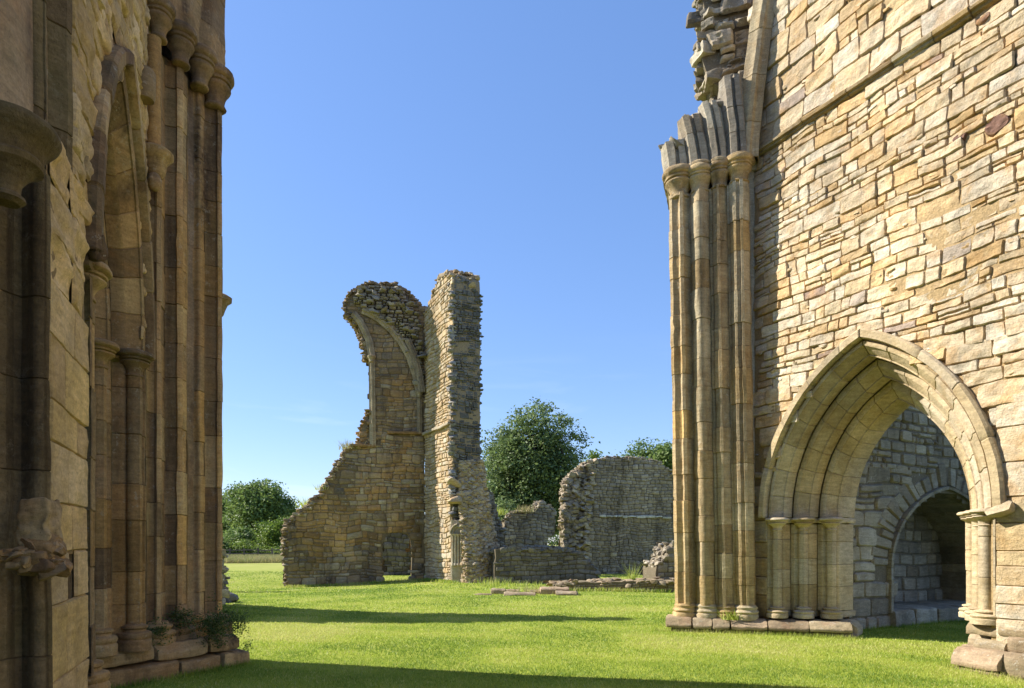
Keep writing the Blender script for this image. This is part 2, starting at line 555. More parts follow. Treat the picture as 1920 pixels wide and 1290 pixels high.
def roll(wc, dc, r, a0=200, a1=-20, n=14, fillet=0.0):
    """half-round shaft in (w, inward) coordinates, from its left side round to its right"""
    a = np.radians(np.linspace(a0, a1, n))
    pts = [(wc + r * math.cos(x), dc - r * math.sin(x)) for x in a]
    if fillet:
        out = []
        done = False
        for (x, y) in pts:
            if abs(x - wc) < fillet:
                if not done:
                    out += [(wc - fillet, dc - r * .98), (wc - fillet, dc - r - fillet * .7), (wc + fillet, dc - r - fillet * .7), (wc + fillet, dc - r * .98)]
                    done = True
            else:
                out.append((x, y))
        pts = out
    return pts

def stations(a, b, step, rng, jw, inset, sub):
    """(param, inset, course) rows with a narrow groove at every joint"""
    out = []
    x = a
    k = 0
    while x < b - 1e-6:
        y = x + rng.uniform(*step)
        if b - y < step[0] * .5: y = b
        out.append((x + jw * .3, inset, k)); out.append((x + jw, 0, k))
        n = max(1, int((y - x) / sub))
        for i in range(1, n):
            out.append((x + (y - x) * i / n, 0, k))
        out.append((y - jw, 0, k)); out.append((y - jw * .3, inset, k))
        x = y
        k += 1
    return out

def sweep(mb, prof, nrm, sts, mapf, rng, blocks=None, rough=.005, off=.006, tint=None, freq=5.0, dip=0.0):
    prof = np.asarray(prof, float)
    n = len(prof)
    blocks = np.zeros(n, int) if blocks is None else np.asarray(blocks)
    offs = {}; cols = {}
    V = []; C = []
    for (x, ins, k) in sts:
        o = np.zeros(n); c = np.zeros((n, 3))
        for b in np.unique(blocks):
            key = (k, b)
            if key not in offs:
                offs[key] = rng.uniform(-off, off)
                cols[key] = tint(k, b, rng) if tint else rt(rng)
            o[blocks == b] = offs[key]
            c[blocks == b] = cols[key]
        if ins: c = c * [1, .75, 1]
        V.append(mapf(prof - nrm * (ins + o)[:, None], x)); C.append(c)
    V = np.concatenate(V); C = np.concatenate(C)
    V = V + rough * vec_noise(V * freq, 3, 3)
    if dip:      # pitted, eaten-away patches
        m = np.clip(fbm(V * 3.1, 3, 71) - .35, 0, 1)
        V = V + (m * dip)[:, None] * vec_noise(V * 14, 33)
    m = len(sts)
    i = (np.arange(m - 1)[:, None] * n + np.arange(n - 1)[None, :]).ravel()
    mb.add(V, np.stack([i, i + 1, i + 1 + n, i + n], 1), None, C)

def lathe(mb, c, prof, rng, seg=24, rough=.004, col=None, squash=(1, 1), yaw=0.0, chip=0.0):
    a = np.linspace(0, 2 * math.pi, seg, endpoint=False)
    V = []
    for r, z in prof:
        V.append(np.stack([np.cos(a) * r * squash[0], np.sin(a) * r * squash[1], np.full(seg, z)], 1))
    V = np.concatenate(V)
    cy, sy = math.cos(yaw), math.sin(yaw)
    V = np.stack([V[:, 0] * cy - V[:, 1] * sy, V[:, 0] * sy + V[:, 1] * cy, V[:, 2]], 1) + np.asarray(c)
    V = V + rough * vec_noise(V * 8, 5)
    if chip:
        ctr = np.array([c[0], c[1]])
        m = np.clip(fbm(V * 5, 2, 77) - .25, 0, 1) * chip
        V[:, :2] = V[:, :2] + (ctr - V[:, :2]) * m[:, None]
    Q = []
    m = len(prof)
    for j in range(m - 1):
        for i in range(seg):
            k = (i + 1) % seg
            Q.append((j * seg + i, j * seg + k, (j + 1) * seg + k, (j + 1) * seg + i))
    n0 = len(V)
    V = np.concatenate([V, [[c[0], c[1], c[2] + prof[0][1]], [c[0], c[1], c[2] + prof[-1][1]]]])
    T = [(n0, (i + 1) % seg, i) for i in range(seg)] + [(n0 + 1, (m - 1) * seg + i, (m - 1) * seg + (i + 1) % seg) for i in range(seg)]
    mb.add(V, Q, T, col or rt(rng, br=.5, sp=.1))

def cap_profile(r, R2, h):
    """moulded bell capital, necking at 0, abacus top at h"""
    k = R2 - r
    return [(r * .95, -.02 * h), (r * 1.12, 0), (r * 1.17, .035 * h), (r * 1.1, .075 * h), (r, .1 * h), (r * 1.0, .2 * h), (r + .1 * k, .3 * h), (r + .3 * k, .41 * h), (r + .58 * k, .5 * h), (r + .66 * k, .54 * h),
            (r + .62 * k, .585 * h), (r + .46 * k, .6 * h), (r + .48 * k, .63 * h), (r + .7 * k, .65 * h), (r + .74 * k, .69 * h), (r + .62 * k, .715 * h), (r + .64 * k, .74 * h), (r + .93 * k, .775 * h),
            (r + 1.02 * k, .82 * h), (r + 1.02 * k, .9 * h), (r + .95 * k, .95 * h), (r + .8 * k, h), (r * .3, h * 1.0)]

def base_profile(r, R2, h):
    return [(R2 * 1.02, 0), (R2 * 1.04, .3 * h), (R2, .36 * h), (R2 * .93, .4 * h), (R2 * 1.0, .46 * h), (R2 * 1.03, .54 * h), (R2 * .97, .62 * h),
            (r + (R2 - r) * .45, .68 * h), (r + (R2 - r) * .4, .74 * h), (r + (R2 - r) * .62, .8 * h), (r + (R2 - r) * .6, .87 * h), (r * 1.05, .93 * h), (r, h)]

def arch_map(fr, uc, c, zs, side, kz=1.0):
    """maps (r, t) profile points at arch fraction f of one half of a pointed arch; side -1 = left half"""
    def f(q, x):
        r = np.maximum(q[:, 0], c + .01)
        ph = x * np.arccos(np.clip(c / r, -1, 1))
        u = uc + side * (r * np.cos(ph) - c)
        return fr.w(u, zs + kz * r * np.sin(ph), -q[:, 1])
    return f

def core_poly(mb, fr, poly, d_front, d_back, col=(.5, .45, 1), z_noise=.05):
    """solid core of a wall with the given outline"""
    pts = resample(np.vstack([poly, poly[:1]]), .35)[:-1]
    pts = pts + z_noise * np.stack([vnoise(np.c_[pts * 3, np.zeros(len(pts))], 51), vnoise(np.c_[pts * 3, np.ones(len(pts))], 52)], 1)
    n = len(pts)
    b = bmesh.new()
    vs = [b.verts.new((x, y, 0)) for x, y in pts]
    b.faces.new(vs)
    bmesh.ops.triangulate(b, faces=b.faces[:])
    b.verts.index_update()
    T = np.array([[v.index for v in f.verts] for f in b.faces])
    b.free()
    Fv = fr.w(pts[:, 0], pts[:, 1], d_front)
    Bv = fr.w(pts[:, 0], pts[:, 1], d_back)
    Q = [(i, i + n, (i + 1) % n + n, (i + 1) % n) for i in range(n)]
    mb.add(np.concatenate([Fv, Bv]), Q, np.concatenate([T, T[:, ::-1] + n]), col)

def edge_rocks(mb, fr, pts, thick, rng, size=(.18, .4), tint=None, jit=.05, dens=1.0, d0=0.0, n=1):
    pts = np.asarray(pts, float)
    for a, b in zip(pts[:-1], pts[1:]):
        L = np.linalg.norm(b - a)
        cnt = max(1, int(L * thick / (.5 * (size[0] + size[1])) ** 2 * 2.4 * dens))
        for k in range(cnt):
            t = rng.random()
            p = a + (b - a) * t
            s = rng.uniform(*size) * .8
            d = d0 - rng.uniform(-.02, thick)
            wz = fr.w(p[0] + rng.gauss(0, jit), p[1] + rng.gauss(0, jit) - s * .2, d)
            rock(mb, wz, (s * rng.uniform(.9, 1.5), s * rng.uniform(.8, 1.3), s * rng.uniform(.4, .8)), rng, n=n,
                 col=tint(p[0], p[1], rng) if tint else None, yaw=math.atan2(fr.u[1], fr.u[0]) + rng.gauss(0, .4))

def ruin_wall(mb, fr, poly, thick, rng, ch=(.16, .34), wd=(.25, .65), edge=None, res=.14, rough=.022, tint=None, size=(.18, .4), gap=.006,
              proud=(-.01, .03), back=True, rnd=.3, split=.25, bev=.03, dens=1.0, warp=.11, drop=.032):
    poly = np.asarray(poly, float)
    ip = in_poly(poly)
    eu, ev = wd[0] * .35, ch[0] * .3      # stones may overhang the broken outline only a little
    ins = lambda a, b: ip(a, b) and (ip(a - eu, b) and ip(a + eu, b) and ip(a, b + ev) or rng.random() < .25)
    lo, hi = poly.min(0), poly.max(0)
    cells = cells_coursed(rng, lo[0], hi[0], lo[1], hi[1], ch, wd, split, True)
    stones(mb, fr, cells, ins, rng, wob=.025, gap=gap, proud=proud, rough=rough, res=res, tint=tint, rnd=rnd, bev=bev, warp=warp, drop=drop)
    core_poly(mb, fr, poly, -.025, -thick)
    if back:
        fb = Frame(fr.w(0, 0, -thick)[:2], -fr.u)
        cells = cells_coursed(rng, -hi[0], -lo[0], lo[1], hi[1], ch, (wd[0] * 1.4, wd[1] * 1.4), split)
        stones(mb, fb, cells, lambda a, b: ins(-a, b), rng, gap=gap, proud=proud, rough=rough, res=.3, tint=tint, rnd=rnd, bev=bev)
    if edge is not None:
        edge_rocks(mb, fr, edge, thick, rng, size, tint, dens=dens)

# ---------------------------------------------------------------- ground
def gz(x, y):
    x = np.asarray(x, float); y = np.asarray(y, float)
    d = -.32 * np.exp(-((x + 10) / 4.5) ** 2 - ((y - 31) / 6.0) ** 2)
    d = d - .22 * np.exp(-((x - 8.8) / 2.4) ** 2 - ((y - 8.6) / 2.6) ** 2)
    d = d + .045 * vnoise(np.stack([x * .35, y * .35, 0 * x], -1).reshape(-1, 3), 61).reshape(x.shape) * np.clip((y - 6) / 6, 0, 1)
    return d

def ground_mat():
    m = bpy.data.materials.new('mown_lawn')
    m.use_nodes = True
    t = m.node_tree; N, L = t.nodes, t.links
    bs = N['Principled BSDF']
    bs.inputs['Roughness'].default_value = .9
    bs.inputs['Specular IOR Level'].default_value = .1
    geo = N.new('ShaderNodeNewGeometry')
    def noise(sc, det=4, scl=None):
        n = N.new('ShaderNodeTexNoise'); n.inputs['Scale'].default_value = sc; n.inputs['Detail'].default_value = det
        if scl:
            mp = N.new('ShaderNodeMapping'); mp.inputs['Scale'].default_value = scl
            L.new(geo.outputs['Position'], mp.inputs['Vector']); L.new(mp.outputs[0], n.inputs['Vector'])
        else:
            L.new(geo.outputs['Position'], n.inputs['Vector'])
        return n.outputs[0]
    def ramp(x, stops):
        r = N.new('ShaderNodeValToRGB'); el = r.color_ramp.elements
        while len(el) < len(stops): el.new(.5)
        for e, (p, c) in zip(el, stops):
            e.position = p; e.color = (*c, 1)
        L.new(x, r.inputs[0]); return r.outputs[0]
    def mix(f, a, b, mode='MIX'):
        n = N.new('ShaderNodeMix'); n.data_type = 'RGBA'; n.blend_type = mode
        if isinstance(f, float): n.inputs[0].default_value = f
        else: L.new(f, n.inputs[0])
        L.new(a, n.inputs[6]); L.new(b, n.inputs[7]); return n.outputs[2]
    c1 = ramp(noise(.5, 6), [(.36, (.20, .26, .03)), (.5, (.27, .32, .04)), (.66, (.33, .35, .07))])
    c2 = ramp(noise(3.2, 6), [(.35, (.18, .24, .025)), (.55, (.27, .32, .045)), (.72, (.36, .35, .10))])
    c = mix(.5, c1, c2)
    sep = N.new('ShaderNodeSeparateXYZ'); L.new(geo.outputs['Position'], sep.inputs[0])
    far = N.new('ShaderNodeMapRange'); far.inputs[1].default_value = 26; far.inputs[2].default_value = 62
    L.new(sep.outputs[1], far.inputs[0])
    cf = ramp(noise(.9, 5, (.35, 1.6, 1)), [(.35, (.23, .26, .05)), (.5, (.31, .32, .08)), (.68, (.38, .35, .13))])
    c = mix(far.outputs[0], c, cf)
    L.new(c, bs.inputs['Base Color'])
    b = N.new('ShaderNodeBump'); b.inputs['Strength'].default_value = .5; b.inputs['Distance'].default_value = .04
    L.new(noise(30, 5), b.inputs['Height']); L.new(b.outputs[0], bs.inputs['Normal'])
    return m

def build_ground():
    def axis(lo, hi, a, b, fine, growth=1.25):
        c = list(np.arange(a, b + fine, fine)); st = fine; x = c[-1]
        while x < hi:
            st *= growth; x += st; c.append(min(x, hi))
        st = fine; x = a; pre = []
        while x > lo:
            st *= growth; x -= st; pre.append(max(x, lo))
        return np.array(pre[::-1] + c)
    xs, ys = axis(-1500, 1500, -13, 13, .4), axis(-30, 2500, 3, 40, .4)
    X, Y = np.meshgrid(xs, ys)
    Z = gz(X, Y)
    n = len(xs)
    i = (np.arange(len(ys) - 1)[:, None] * n + np.arange(n - 1)[None, :]).ravel()
    mb = MB()
    mb.add(np.stack([X, Y, Z], -1), np.stack([i, i + 1, i + 1 + n, i + n], 1))
    tag(mb.build('ground', ground_mat(), None, 180), kind='structure')
build_ground()

def leaf_mat(name, stops, trans=.35, rough=.6):
    m = bpy.data.materials.new(name)
    m.use_nodes = True
    t = m.node_tree; N, L = t.nodes, t.links
    bs = N['Principled BSDF']; out = N['Material Output']
    bs.inputs['Roughness'].default_value = rough
    bs.inputs['Specular IOR Level'].default_value = .5
    at = N.new('ShaderNodeAttribute'); at.attribute_name = 'tint'
    sep = N.new('ShaderNodeSeparateColor'); L.new(at.outputs['Color'], sep.inputs[0])
    r = N.new('ShaderNodeValToRGB'); el = r.color_ramp.elements
    while len(el) < len(stops): el.new(.5)
    for k, c in enumerate(stops):
        el[k].position = k / (len(stops) - 1); el[k].color = (*c, 1)
    L.new(sep.outputs[0], r.inputs[0])
    L.new(r.outputs[0], bs.inputs['Base Color'])
    tr = N.new('ShaderNodeBsdfTranslucent')
    L.new(r.outputs[0], tr.inputs[0])
    ms = N.new('ShaderNodeMixShader'); ms.inputs[0].default_value = trans
    L.new(bs.outputs[0], ms.inputs[1]); L.new(tr.outputs[0], ms.inputs[2])
    L.new(ms.outputs[0], out.inputs['Surface'])
    return m

M['blade'] = leaf_mat('grass_blade', [(.16, .26, .03), (.30, .405, .05), (.44, .50, .085), (.58, .55, .22)], .4, .55)
M['dryblade'] = leaf_mat('dry_grass_blade', [(.26, .25, .09), (.36, .31, .14), (.42, .36, .19), (.22, .26, .07)], .4, .7)
M['leaf_dark'] = leaf_mat('dark_leaf', [(.085, .135, .055), (.145, .21, .075), (.21, .28, .10), (.34, .39, .18)])
M['leaf_mid'] = leaf_mat('mid_leaf', [(.095, .155, .045), (.15, .225, .06), (.21, .29, .08), (.29, .36, .12)])
M['leaf_lime'] = leaf_mat('lime_leaf', [(.09, .15, .02), (.14, .22, .03), (.20, .28, .045), (.26, .31, .07)])
M['ivy'] = leaf_mat('ivy_leaf', [(.035, .065, .015), (.065, .11, .025), (.11, .16, .04), (.18, .22, .07)])
bark = stone_mat('tree_bark', [(.07, .055, .04), (.10, .08, .06), (.05, .04, .03)], (.05, .04, .03), blotch=(.05, .05, .03), bump=.8)
timber = stone_mat('weathered_timber', [(.17, .14, .11), (.22, .18, .14), (.13, .105, .08)], (.1, .08, .06), blotch=(.12, .1, .08), bump=.3)

def blades(mb, X, Y, h, wd, rg, dry=.1, clump=None, lean=1.1):
    n = len(X)
    Z = gz(X, Y)
    a = rg.uniform(0, 2 * np.pi, n)
    la = rg.uniform(0, 2 * np.pi, n)
    hh = h * rg.uniform(.45, 1.15, n)
    ln = hh * rg.uniform(.1, lean, n)
    dx, dy = np.cos(a) * wd / 2, np.sin(a) * wd / 2
    b0 = np.stack([X - dx, Y - dy, Z - .005], 1)
    b1 = np.stack([X + dx, Y + dy, Z - .005], 1)
    tp = np.stack([X + np.cos(la) * ln, Y + np.sin(la) * ln, Z + hh], 1)
    V = np.stack([b0, b1, tp], 1).reshape(-1, 3)
    T = np.arange(n * 3).reshape(-1, 3)
    pn = fbm(np.stack([X * .8, Y * .8, 0 * X], 1), 3, 13)
    pm = fbm(np.stack([X * .22, Y * .5, 0 * X], 1), 2, 17)
    mow = .13 * np.sin((X * .35 + Y * .94) * 5.2 + 2 * pm)
    c = np.clip(.42 + .75 * pn + .5 * pm + mow + rg.normal(0, .16, n), 0, .82)
    c = np.where(rg.random(n) < np.clip(dry * (1 + 2.5 * pn) + .9 * np.clip(pm + .5 * pn - .32, 0, 1), 0, .8), 1.0, c)
    C = np.repeat(np.stack([c, np.full(n, .5), np.zeros(n)], 1), 3, 0)
    mb.add(V, None, T, C)

def build_grass():
    rg = np.random.default_rng(5)
    mb = MB()
    def band(n, y0, y1, x0, x1, h, wd):
        Y = rg.uniform(y0, y1, n); X = x0(Y) + (x1(Y) - x0(Y)) * rg.random(n)
        m = (np.abs(X) < Y * .82 + 1)
        blades(mb, X[m], Y[m], h, wd, rg)
    le = lambda y: -y * .58 - .4
    band(150000, 6.2, 10, le, lambda y: y * .8, .032, .008)
    band(130000, 10, 15, le, lambda y: y * .79, .034, .012)
    band(90000, 15, 24, le, lambda y: y * .35, .036, .02)
    band(60000, 24, 42, lambda y: -y * .46, lambda y: y * .28, .045, .035)
    for (a, b, n, w) in ((ST(1.45, -1.5), ST(-1.1, 1.1), 1500, .05), (np.array([-4.9, 7.2]), np.array([-3.66, 9.5]), 1100, .05), (ST(-3.2, -.1), ST(-5.5, -.35), 900, .06), (ST(-.5, 1.7), ST(-.6, 6.0), 1200, .05),
                         (np.array([-10.6, 31.0]), np.array([-4.4, 32.4]), 1400, .12), (np.array([-4.2, 32.3]), np.array([-2.5, 28.6]), 900, .15), (np.array([1.3, 23.45]), np.array([5.6, 23.5]), 900, .06)):
        f = rg.random(n)
        X = a[0] + (b[0] - a[0]) * f + rg.normal(0, w, n); Y = a[1] + (b[1] - a[1]) * f + rg.normal(0, w, n)
        blades(mb, X, Y, .09 if Y.mean() < 16 else .16, .008 if Y.mean() < 16 else .03, rg, dry=.15, lean=.7)
    tag(mb.build('grass', M['blade']), 'short mown green grass covering the lawn between the ruins', 'grass', kind='stuff')
    mb = MB()
    Y = rg.uniform(55, 82, 42000); X = -Y * rg.uniform(.30, .47, len(Y))
    pn = vnoise(np.stack([X * .12, Y * .12, 0 * X], 1), 8)
    m = (Y > 60 + 2 * pn)
    blades(mb, X[m], Y[m], .55, .05, rg, dry=.3)
    tag(mb.build('tall_grass', M['dryblade']), 'pale uncut hay grass along the timber field fence', 'grass', kind='stuff')
build_grass()

# ---------------------------------------------------------------- foliage
def leaf_quads(mb, C, size, rg, col, up=.5):
    n = len(C)
    nrm = rg.normal(0, 1, (n, 3)); nrm[:, 2] = np.abs(nrm[:, 2]) + up
    nrm /= np.linalg.norm(nrm, axis=1, keepdims=True)
    t = np.cross(nrm, rg.normal(0, 1, (n, 3))); t /= np.linalg.norm(t, axis=1, keepdims=True)
    b = np.cross(nrm, t)
    s = size * rg.uniform(.6, 1.25, n)[:, None]
    V = np.stack([C - t * s * .6, C + b * s * .34 + nrm * s * .06, C + t * s * .6 - nrm * s * .12, C - b * s * .34 + nrm * s * .06], 1).reshape(-1, 3)
    mb.add(V, np.arange(n * 4).reshape(-1, 4), None, np.repeat(col, 4, 0))

def crown(mb, c, rad, rg, nl, clumps, leaves, size, hollow=.55, bias=0.0, flat=.8):
    """leaf clumps spread over the outer part of several overlapping lobes"""
    c = np.array(c, float); rad = np.array(rad, float)
    lobes = []
    for k in range(nl):
        g = (k + .5) / nl; ph = k * 2.39996 + rg.normal(0, .25); zc = 1 - 1.75 * g
        d = np.array([math.cos(ph) * math.sqrt(max(0, 1 - zc * zc)), math.sin(ph) * math.sqrt(max(0, 1 - zc * zc)), zc])
        p = c + d * rad * rg.uniform(.5, .78)
        lobes.append((p, rad * rg.uniform(.2, .42)))
    lobes.append((c, rad * .5))
    for (p, r) in lobes:
        k = max(4, int(clumps / len(lobes)))
        for _ in range(k):
            d = rg.normal(0, 1, 3); d /= np.linalg.norm(d)
            q = p + d * r * rg.uniform(hollow, 1.06)
            if q[2] < c[2] - rad[2] * 1.02: continue
            m = int(leaves * rg.uniform(.5, 1.4))
            sp = rg.uniform(.5, 1.2) * size * 1.9
            pts = q + rg.normal(0, 1, (m, 3)) * np.array([sp, sp, sp * .5])
            tn = rg.uniform(0, .75) * .6 + .18 + bias
            col = np.clip(np.stack([tn + rg.normal(0, .14, m), np.full(m, .5), np.zeros(m)], 1), 0, 1)
            leaf_quads(mb, pts, size, rg, col)
    return lobes

def limb(mb, a, b, r0, r1, rg, seg=7, n=7, bend=.08):
    a, b = np.array(a, float), np.array(b, float)
    L = np.linalg.norm(b - a)
    ax = (b - a) / L
    s = np.cross(ax, [0.3, .9, .1]); s /= np.linalg.norm(s); t = np.cross(ax, s)
    off = rg.normal(0, bend * L, 3)
    V = []
    for i in range(n + 1):
        f = i / n
        p = a + (b - a) * f + off * math.sin(math.pi * f)
        r = r0 + (r1 - r0) * f ** .8
        th = np.linspace(0, 2 * np.pi, seg, endpoint=False)
        V.append(p + r * (np.cos(th)[:, None] * s + np.sin(th)[:, None] * t))
    V = np.concatenate(V)
    Q = [(j * seg + i, j * seg + (i + 1) % seg, (j + 1) * seg + (i + 1) % seg, (j + 1) * seg + i) for j in range(n) for i in range(seg)]
    mb.add(V, Q, None, (rg.random(), .5, 0))

def tree(label, x, y, h, rad, low, mat, seed, nl=9, clumps=300, leaves=22, size=.3, group=None, name='broadleaf_tree', hollow=.55, squash=1.0):
    rg = np.random.default_rng(seed)
    root = thing(name, label, 'tree', (x, y, 0), group)
    top, bot = h, low
    c = (x, y, (top + bot) / 2); rz = (top - bot) / 2
    mb = MB()
    lobes = crown(mb, c, (rad, rad * .85, rz), rg, nl, clumps, leaves, size, hollow)
    mb.build('crown', M[mat], root)
    tb = MB()
    fork = (x + rg.normal(0, .1), y, bot + rz * .45)
    limb(tb, (x, y, -.2), fork, .045 * h, .03 * h, rg, 9, 8, .02)
    for p, r in lobes[:8]:
        limb(tb, fork, p, .02 * h, .006 * h, rg)
    tb.build('trunk', bark, root, 60)
    return root

def bush(label, x, y, h, rad, mat, seed, size=.22, clumps=90, leaves=18, nl=6, group=None, name='bush'):
    rg = np.random.default_rng(seed)
    mb = MB()
    crown(mb, (x, y, h * .48), (rad, rad * .8, h * .54), rg, nl, clumps, leaves, size, .4)
    root = thing(name, label, 'bush', (x, y, 0), group)
    mb.build('foliage', M[mat], root)
    tb = MB()
    for k in range(4):
        limb(tb, (x + rg.normal(0, .15), y, -.1), (x + rg.normal(0, rad * .5), y + rg.normal(0, rad * .3), h * .7), .05, .015, rg, 5, 4)
    tb.build('stem', bark, root, 60)

def px_x(x, D): return (x - 960) * D / F
def px_z(y, D): return E + (HY - y) * D / F

D = 95
tree('spreading dark green tree standing alone at the edge of the hayfield', px_x(487, D), D, px_z(893, D), 5.0, 1.2, 'leaf_mid', 3, 18, 1500, 26, .36)
D = 52
tree('large dense dark green tree rising behind the tower and broken walls', px_x(994, D), D, px_z(766, D), 4.3, .6, 'leaf_dark', 7, 26, 2500, 26, .22, hollow=.7)
D = 66
tree('light green tree partly hidden behind the high flat-topped wall', px_x(1232, D), D, px_z(818, D), 3.7, 3, 'leaf_mid', 9, 14, 1100, 24, .26)
D = 72
tree('small bright green treetop between the dense dark tree and the flat-topped wall', px_x(1102, D), D, px_z(843, D), 1.7, 4, 'leaf_lime', 12, 8, 330, 22, .25)
D = 130
tree('distant bluish tree beside the lone field tree, cut by the near pier edge', px_x(408, D), D, px_z(918, D), 3.4, 2, 'leaf_dark', 15, 9, 500, 22, .45)
D = 120
tree('distant dark tree showing low above the sloping end of the tower wall', px_x(566, D), D, px_z(948, D), 3.6, 1, 'leaf_dark', 16, 9, 500, 22, .42)
D = 86
bush('rounded yellow-green bush beside the tower wall end', px_x(518, D), D, px_z(968, D), 2.5, 'leaf_lime', 21, .26, 420)
bush('dull green bush at the foot of the field tree', px_x(436, D), D + 2, px_z(982, D), 2.6, 'leaf_mid', 22, .28, 400)
bush('small grey-green bush in front of the field tree', px_x(422, D), D - 3, px_z(1000, D), 1.5, 'leaf_mid', 27, .22, 220)
bush('broad bright green bush below the field tree', px_x(459, D), D - 2, px_z(1012, D), 2.2, 'leaf_lime', 23, .2, 330)
bush('tall shrub standing dark behind the low ruined walls', px_x(936, 48), 48, px_z(925, 48), 1.6, 'leaf_dark', 24, .2, 300)

def build_hedge():
    rg = np.random.default_rng(31)
    mb = MB()
    for k in range(150):
        x = px_x(rg.uniform(400, 560), 84)
        q = np.array([x, 84 + rg.uniform(-2, 2), rg.uniform(.3, 1.5)])
        m = 34
        pts = q + rg.normal(0, 1, (m, 3)) * np.array([.5, .4, .3])
        leaf_quads(mb, pts, .2, rg, np.clip(np.stack([rg.uniform(.3, .8) + rg.normal(0, .15, m), np.full(m, .5), np.zeros(m)], 1), 0, 1))
    tag(mb.build('undergrowth', M['leaf_lime']), 'bright bramble and nettle growth behind the field fence', 'undergrowth', kind='stuff')
    mb = MB()
    for k in range(1100):
        x = px_x(rg.uniform(380, 1330), 140)
        q = np.array([x, 140 + rg.uniform(-4, 4), rg.uniform(.5, 6.2) ])
        m = 26
        pts = q + rg.normal(0, 1, (m, 3)) * np.array([1.1, 1, .7])
        leaf_quads(mb, pts, .5, rg, np.clip(np.stack([rg.uniform(.1, .7) + rg.normal(0, .12, m), np.full(m, .5), np.zeros(m)], 1), 0, 1))
    tag(mb.build('woodland', M['leaf_mid']), 'far belt of woodland along the end of the hayfield', 'woodland', kind='stuff')
build_hedge()

def build_fence():
    rng = random.Random(3)
    D = 76
    xs = [px_x(405 + 26.3 * k, D) for k in range(8)]
    root = thing('field_fence', 'weathered timber post and rail fence across the hayfield', 'fence', (xs[0], D, 0))
    for x in xs:
        mb = MB(); block(mb, (x, D, .55), (1, 0), (.15, .15, 1.35), rng, .02, 4, .008)
        mb.build('post', timber, root, 40)
    for a, b in zip(xs[:-1], xs[1:]):
        for z in (1.0, .6):
            mb = MB(); block(mb, ((a + b) / 2, D - .1, z + rng.gauss(0, .015)), (1, 0), (b - a - .01, .05, .11), rng, .015, 5, .008)
            mb.build('rail', timber, root, 40)
build_fence()

def plant(name, label, c, r, n, size, mat, seed, cat='plant', stems=0, hang=0.0, group=None):
    rg = np.random.default_rng(seed)
    root = thing(name, label, cat, tuple(c), group)
    mb = MB()
    for k in range(max(3, n // 14)):
        q = np.array(c) + rg.normal(0, 1, 3) * np.array(r) * .55 + np.array([0, 0, r[2] * .6])
        m = 14
        pts = q + rg.normal(0, 1, (m, 3)) * size * 1.3
        leaf_quads(mb, pts, size, rg, np.clip(np.stack([rg.uniform(.15, .8) + rg.normal(0, .12, m), np.full(m, .5), np.zeros(m)], 1), 0, 1))
        if stems:
            limb(mb, c, q, size * .12, size * .05, rg, 4, 3, .1)
    mb.build('foliage', M[mat], root)

def grass_tuft(label, c, r, h, n, mat, seed, cat='plant', name='weed_tuft', wd=.012, group=None):
    rg = np.random.default_rng(seed)
    root = thing(name, label, cat, tuple(c), group)
    X = c[0] + rg.normal(0, r[0], n); Y = c[1] + rg.normal(0, r[1], n)
    mb = MB()
    a = rg.uniform(0, 6.28, n); hh = h * rg.uniform(.4, 1.1, n)
    lx, ly = rg.normal(0, .4, n) * hh, rg.normal(0, .4, n) * hh
    V = np.stack([np.stack([X - np.cos(a) * wd, Y - np.sin(a) * wd, np.full(n, c[2] - .02)], 1), np.stack([X + np.cos(a) * wd, Y + np.sin(a) * wd, np.full(n, c[2] - .02)], 1),
                  np.stack([X + lx, Y + ly, c[2] + hh], 1)], 1).reshape(-1, 3)
    mb.add(V, None, np.arange(3 * n).reshape(-1, 3), np.repeat(np.stack([rg.uniform(.2, 1, n), np.full(n, .5), np.zeros(n)], 1), 3, 0))
    mb.build('blades', M[mat], root)

# ---------------------------------------------------------------- shared portal builder
def order_profile(ri, ro, t0, t1):
    return [(ri, t1), (ri, t0 + .19), (ri + .012, t0 + .165), (ri + .03, t0 + .175), (ri + .075, t0 + .115), (ri + .125, t0 + .06), (ri + .155, t0 + .03),
            (ri + .15, t0 + .012), (ri + .17, t0), (ro - .05, t0), (ro - .035, t0 + .03), (ro, t0 + .05)]

def jamb_profile(ri, ro, t0, t1, r=.085):
    c = (ri + r + .01, t0 + r + .01)
    a = np.radians(np.linspace(105, 345, 15))
    pts = [(ri + .03, t1), (ri + .03, t0 + 2 * r + .05), (ri + .05, t0 + 2 * r + .02)]
    for k, x in enumerate(a):
        pts.append((c[0] + r * math.cos(x), c[1] + r * math.sin(x)))
        if k == 7: # keel fillet towards the diagonal
            pts[-1] = (c[0] - (r + .015) * .74, c[1] - (r + .015) * .68)
    pts += [(ri + 2 * r + .04, t0 + .04), (ri + 2 * r + .06, t0), (ro, t0)]
    return pts, c

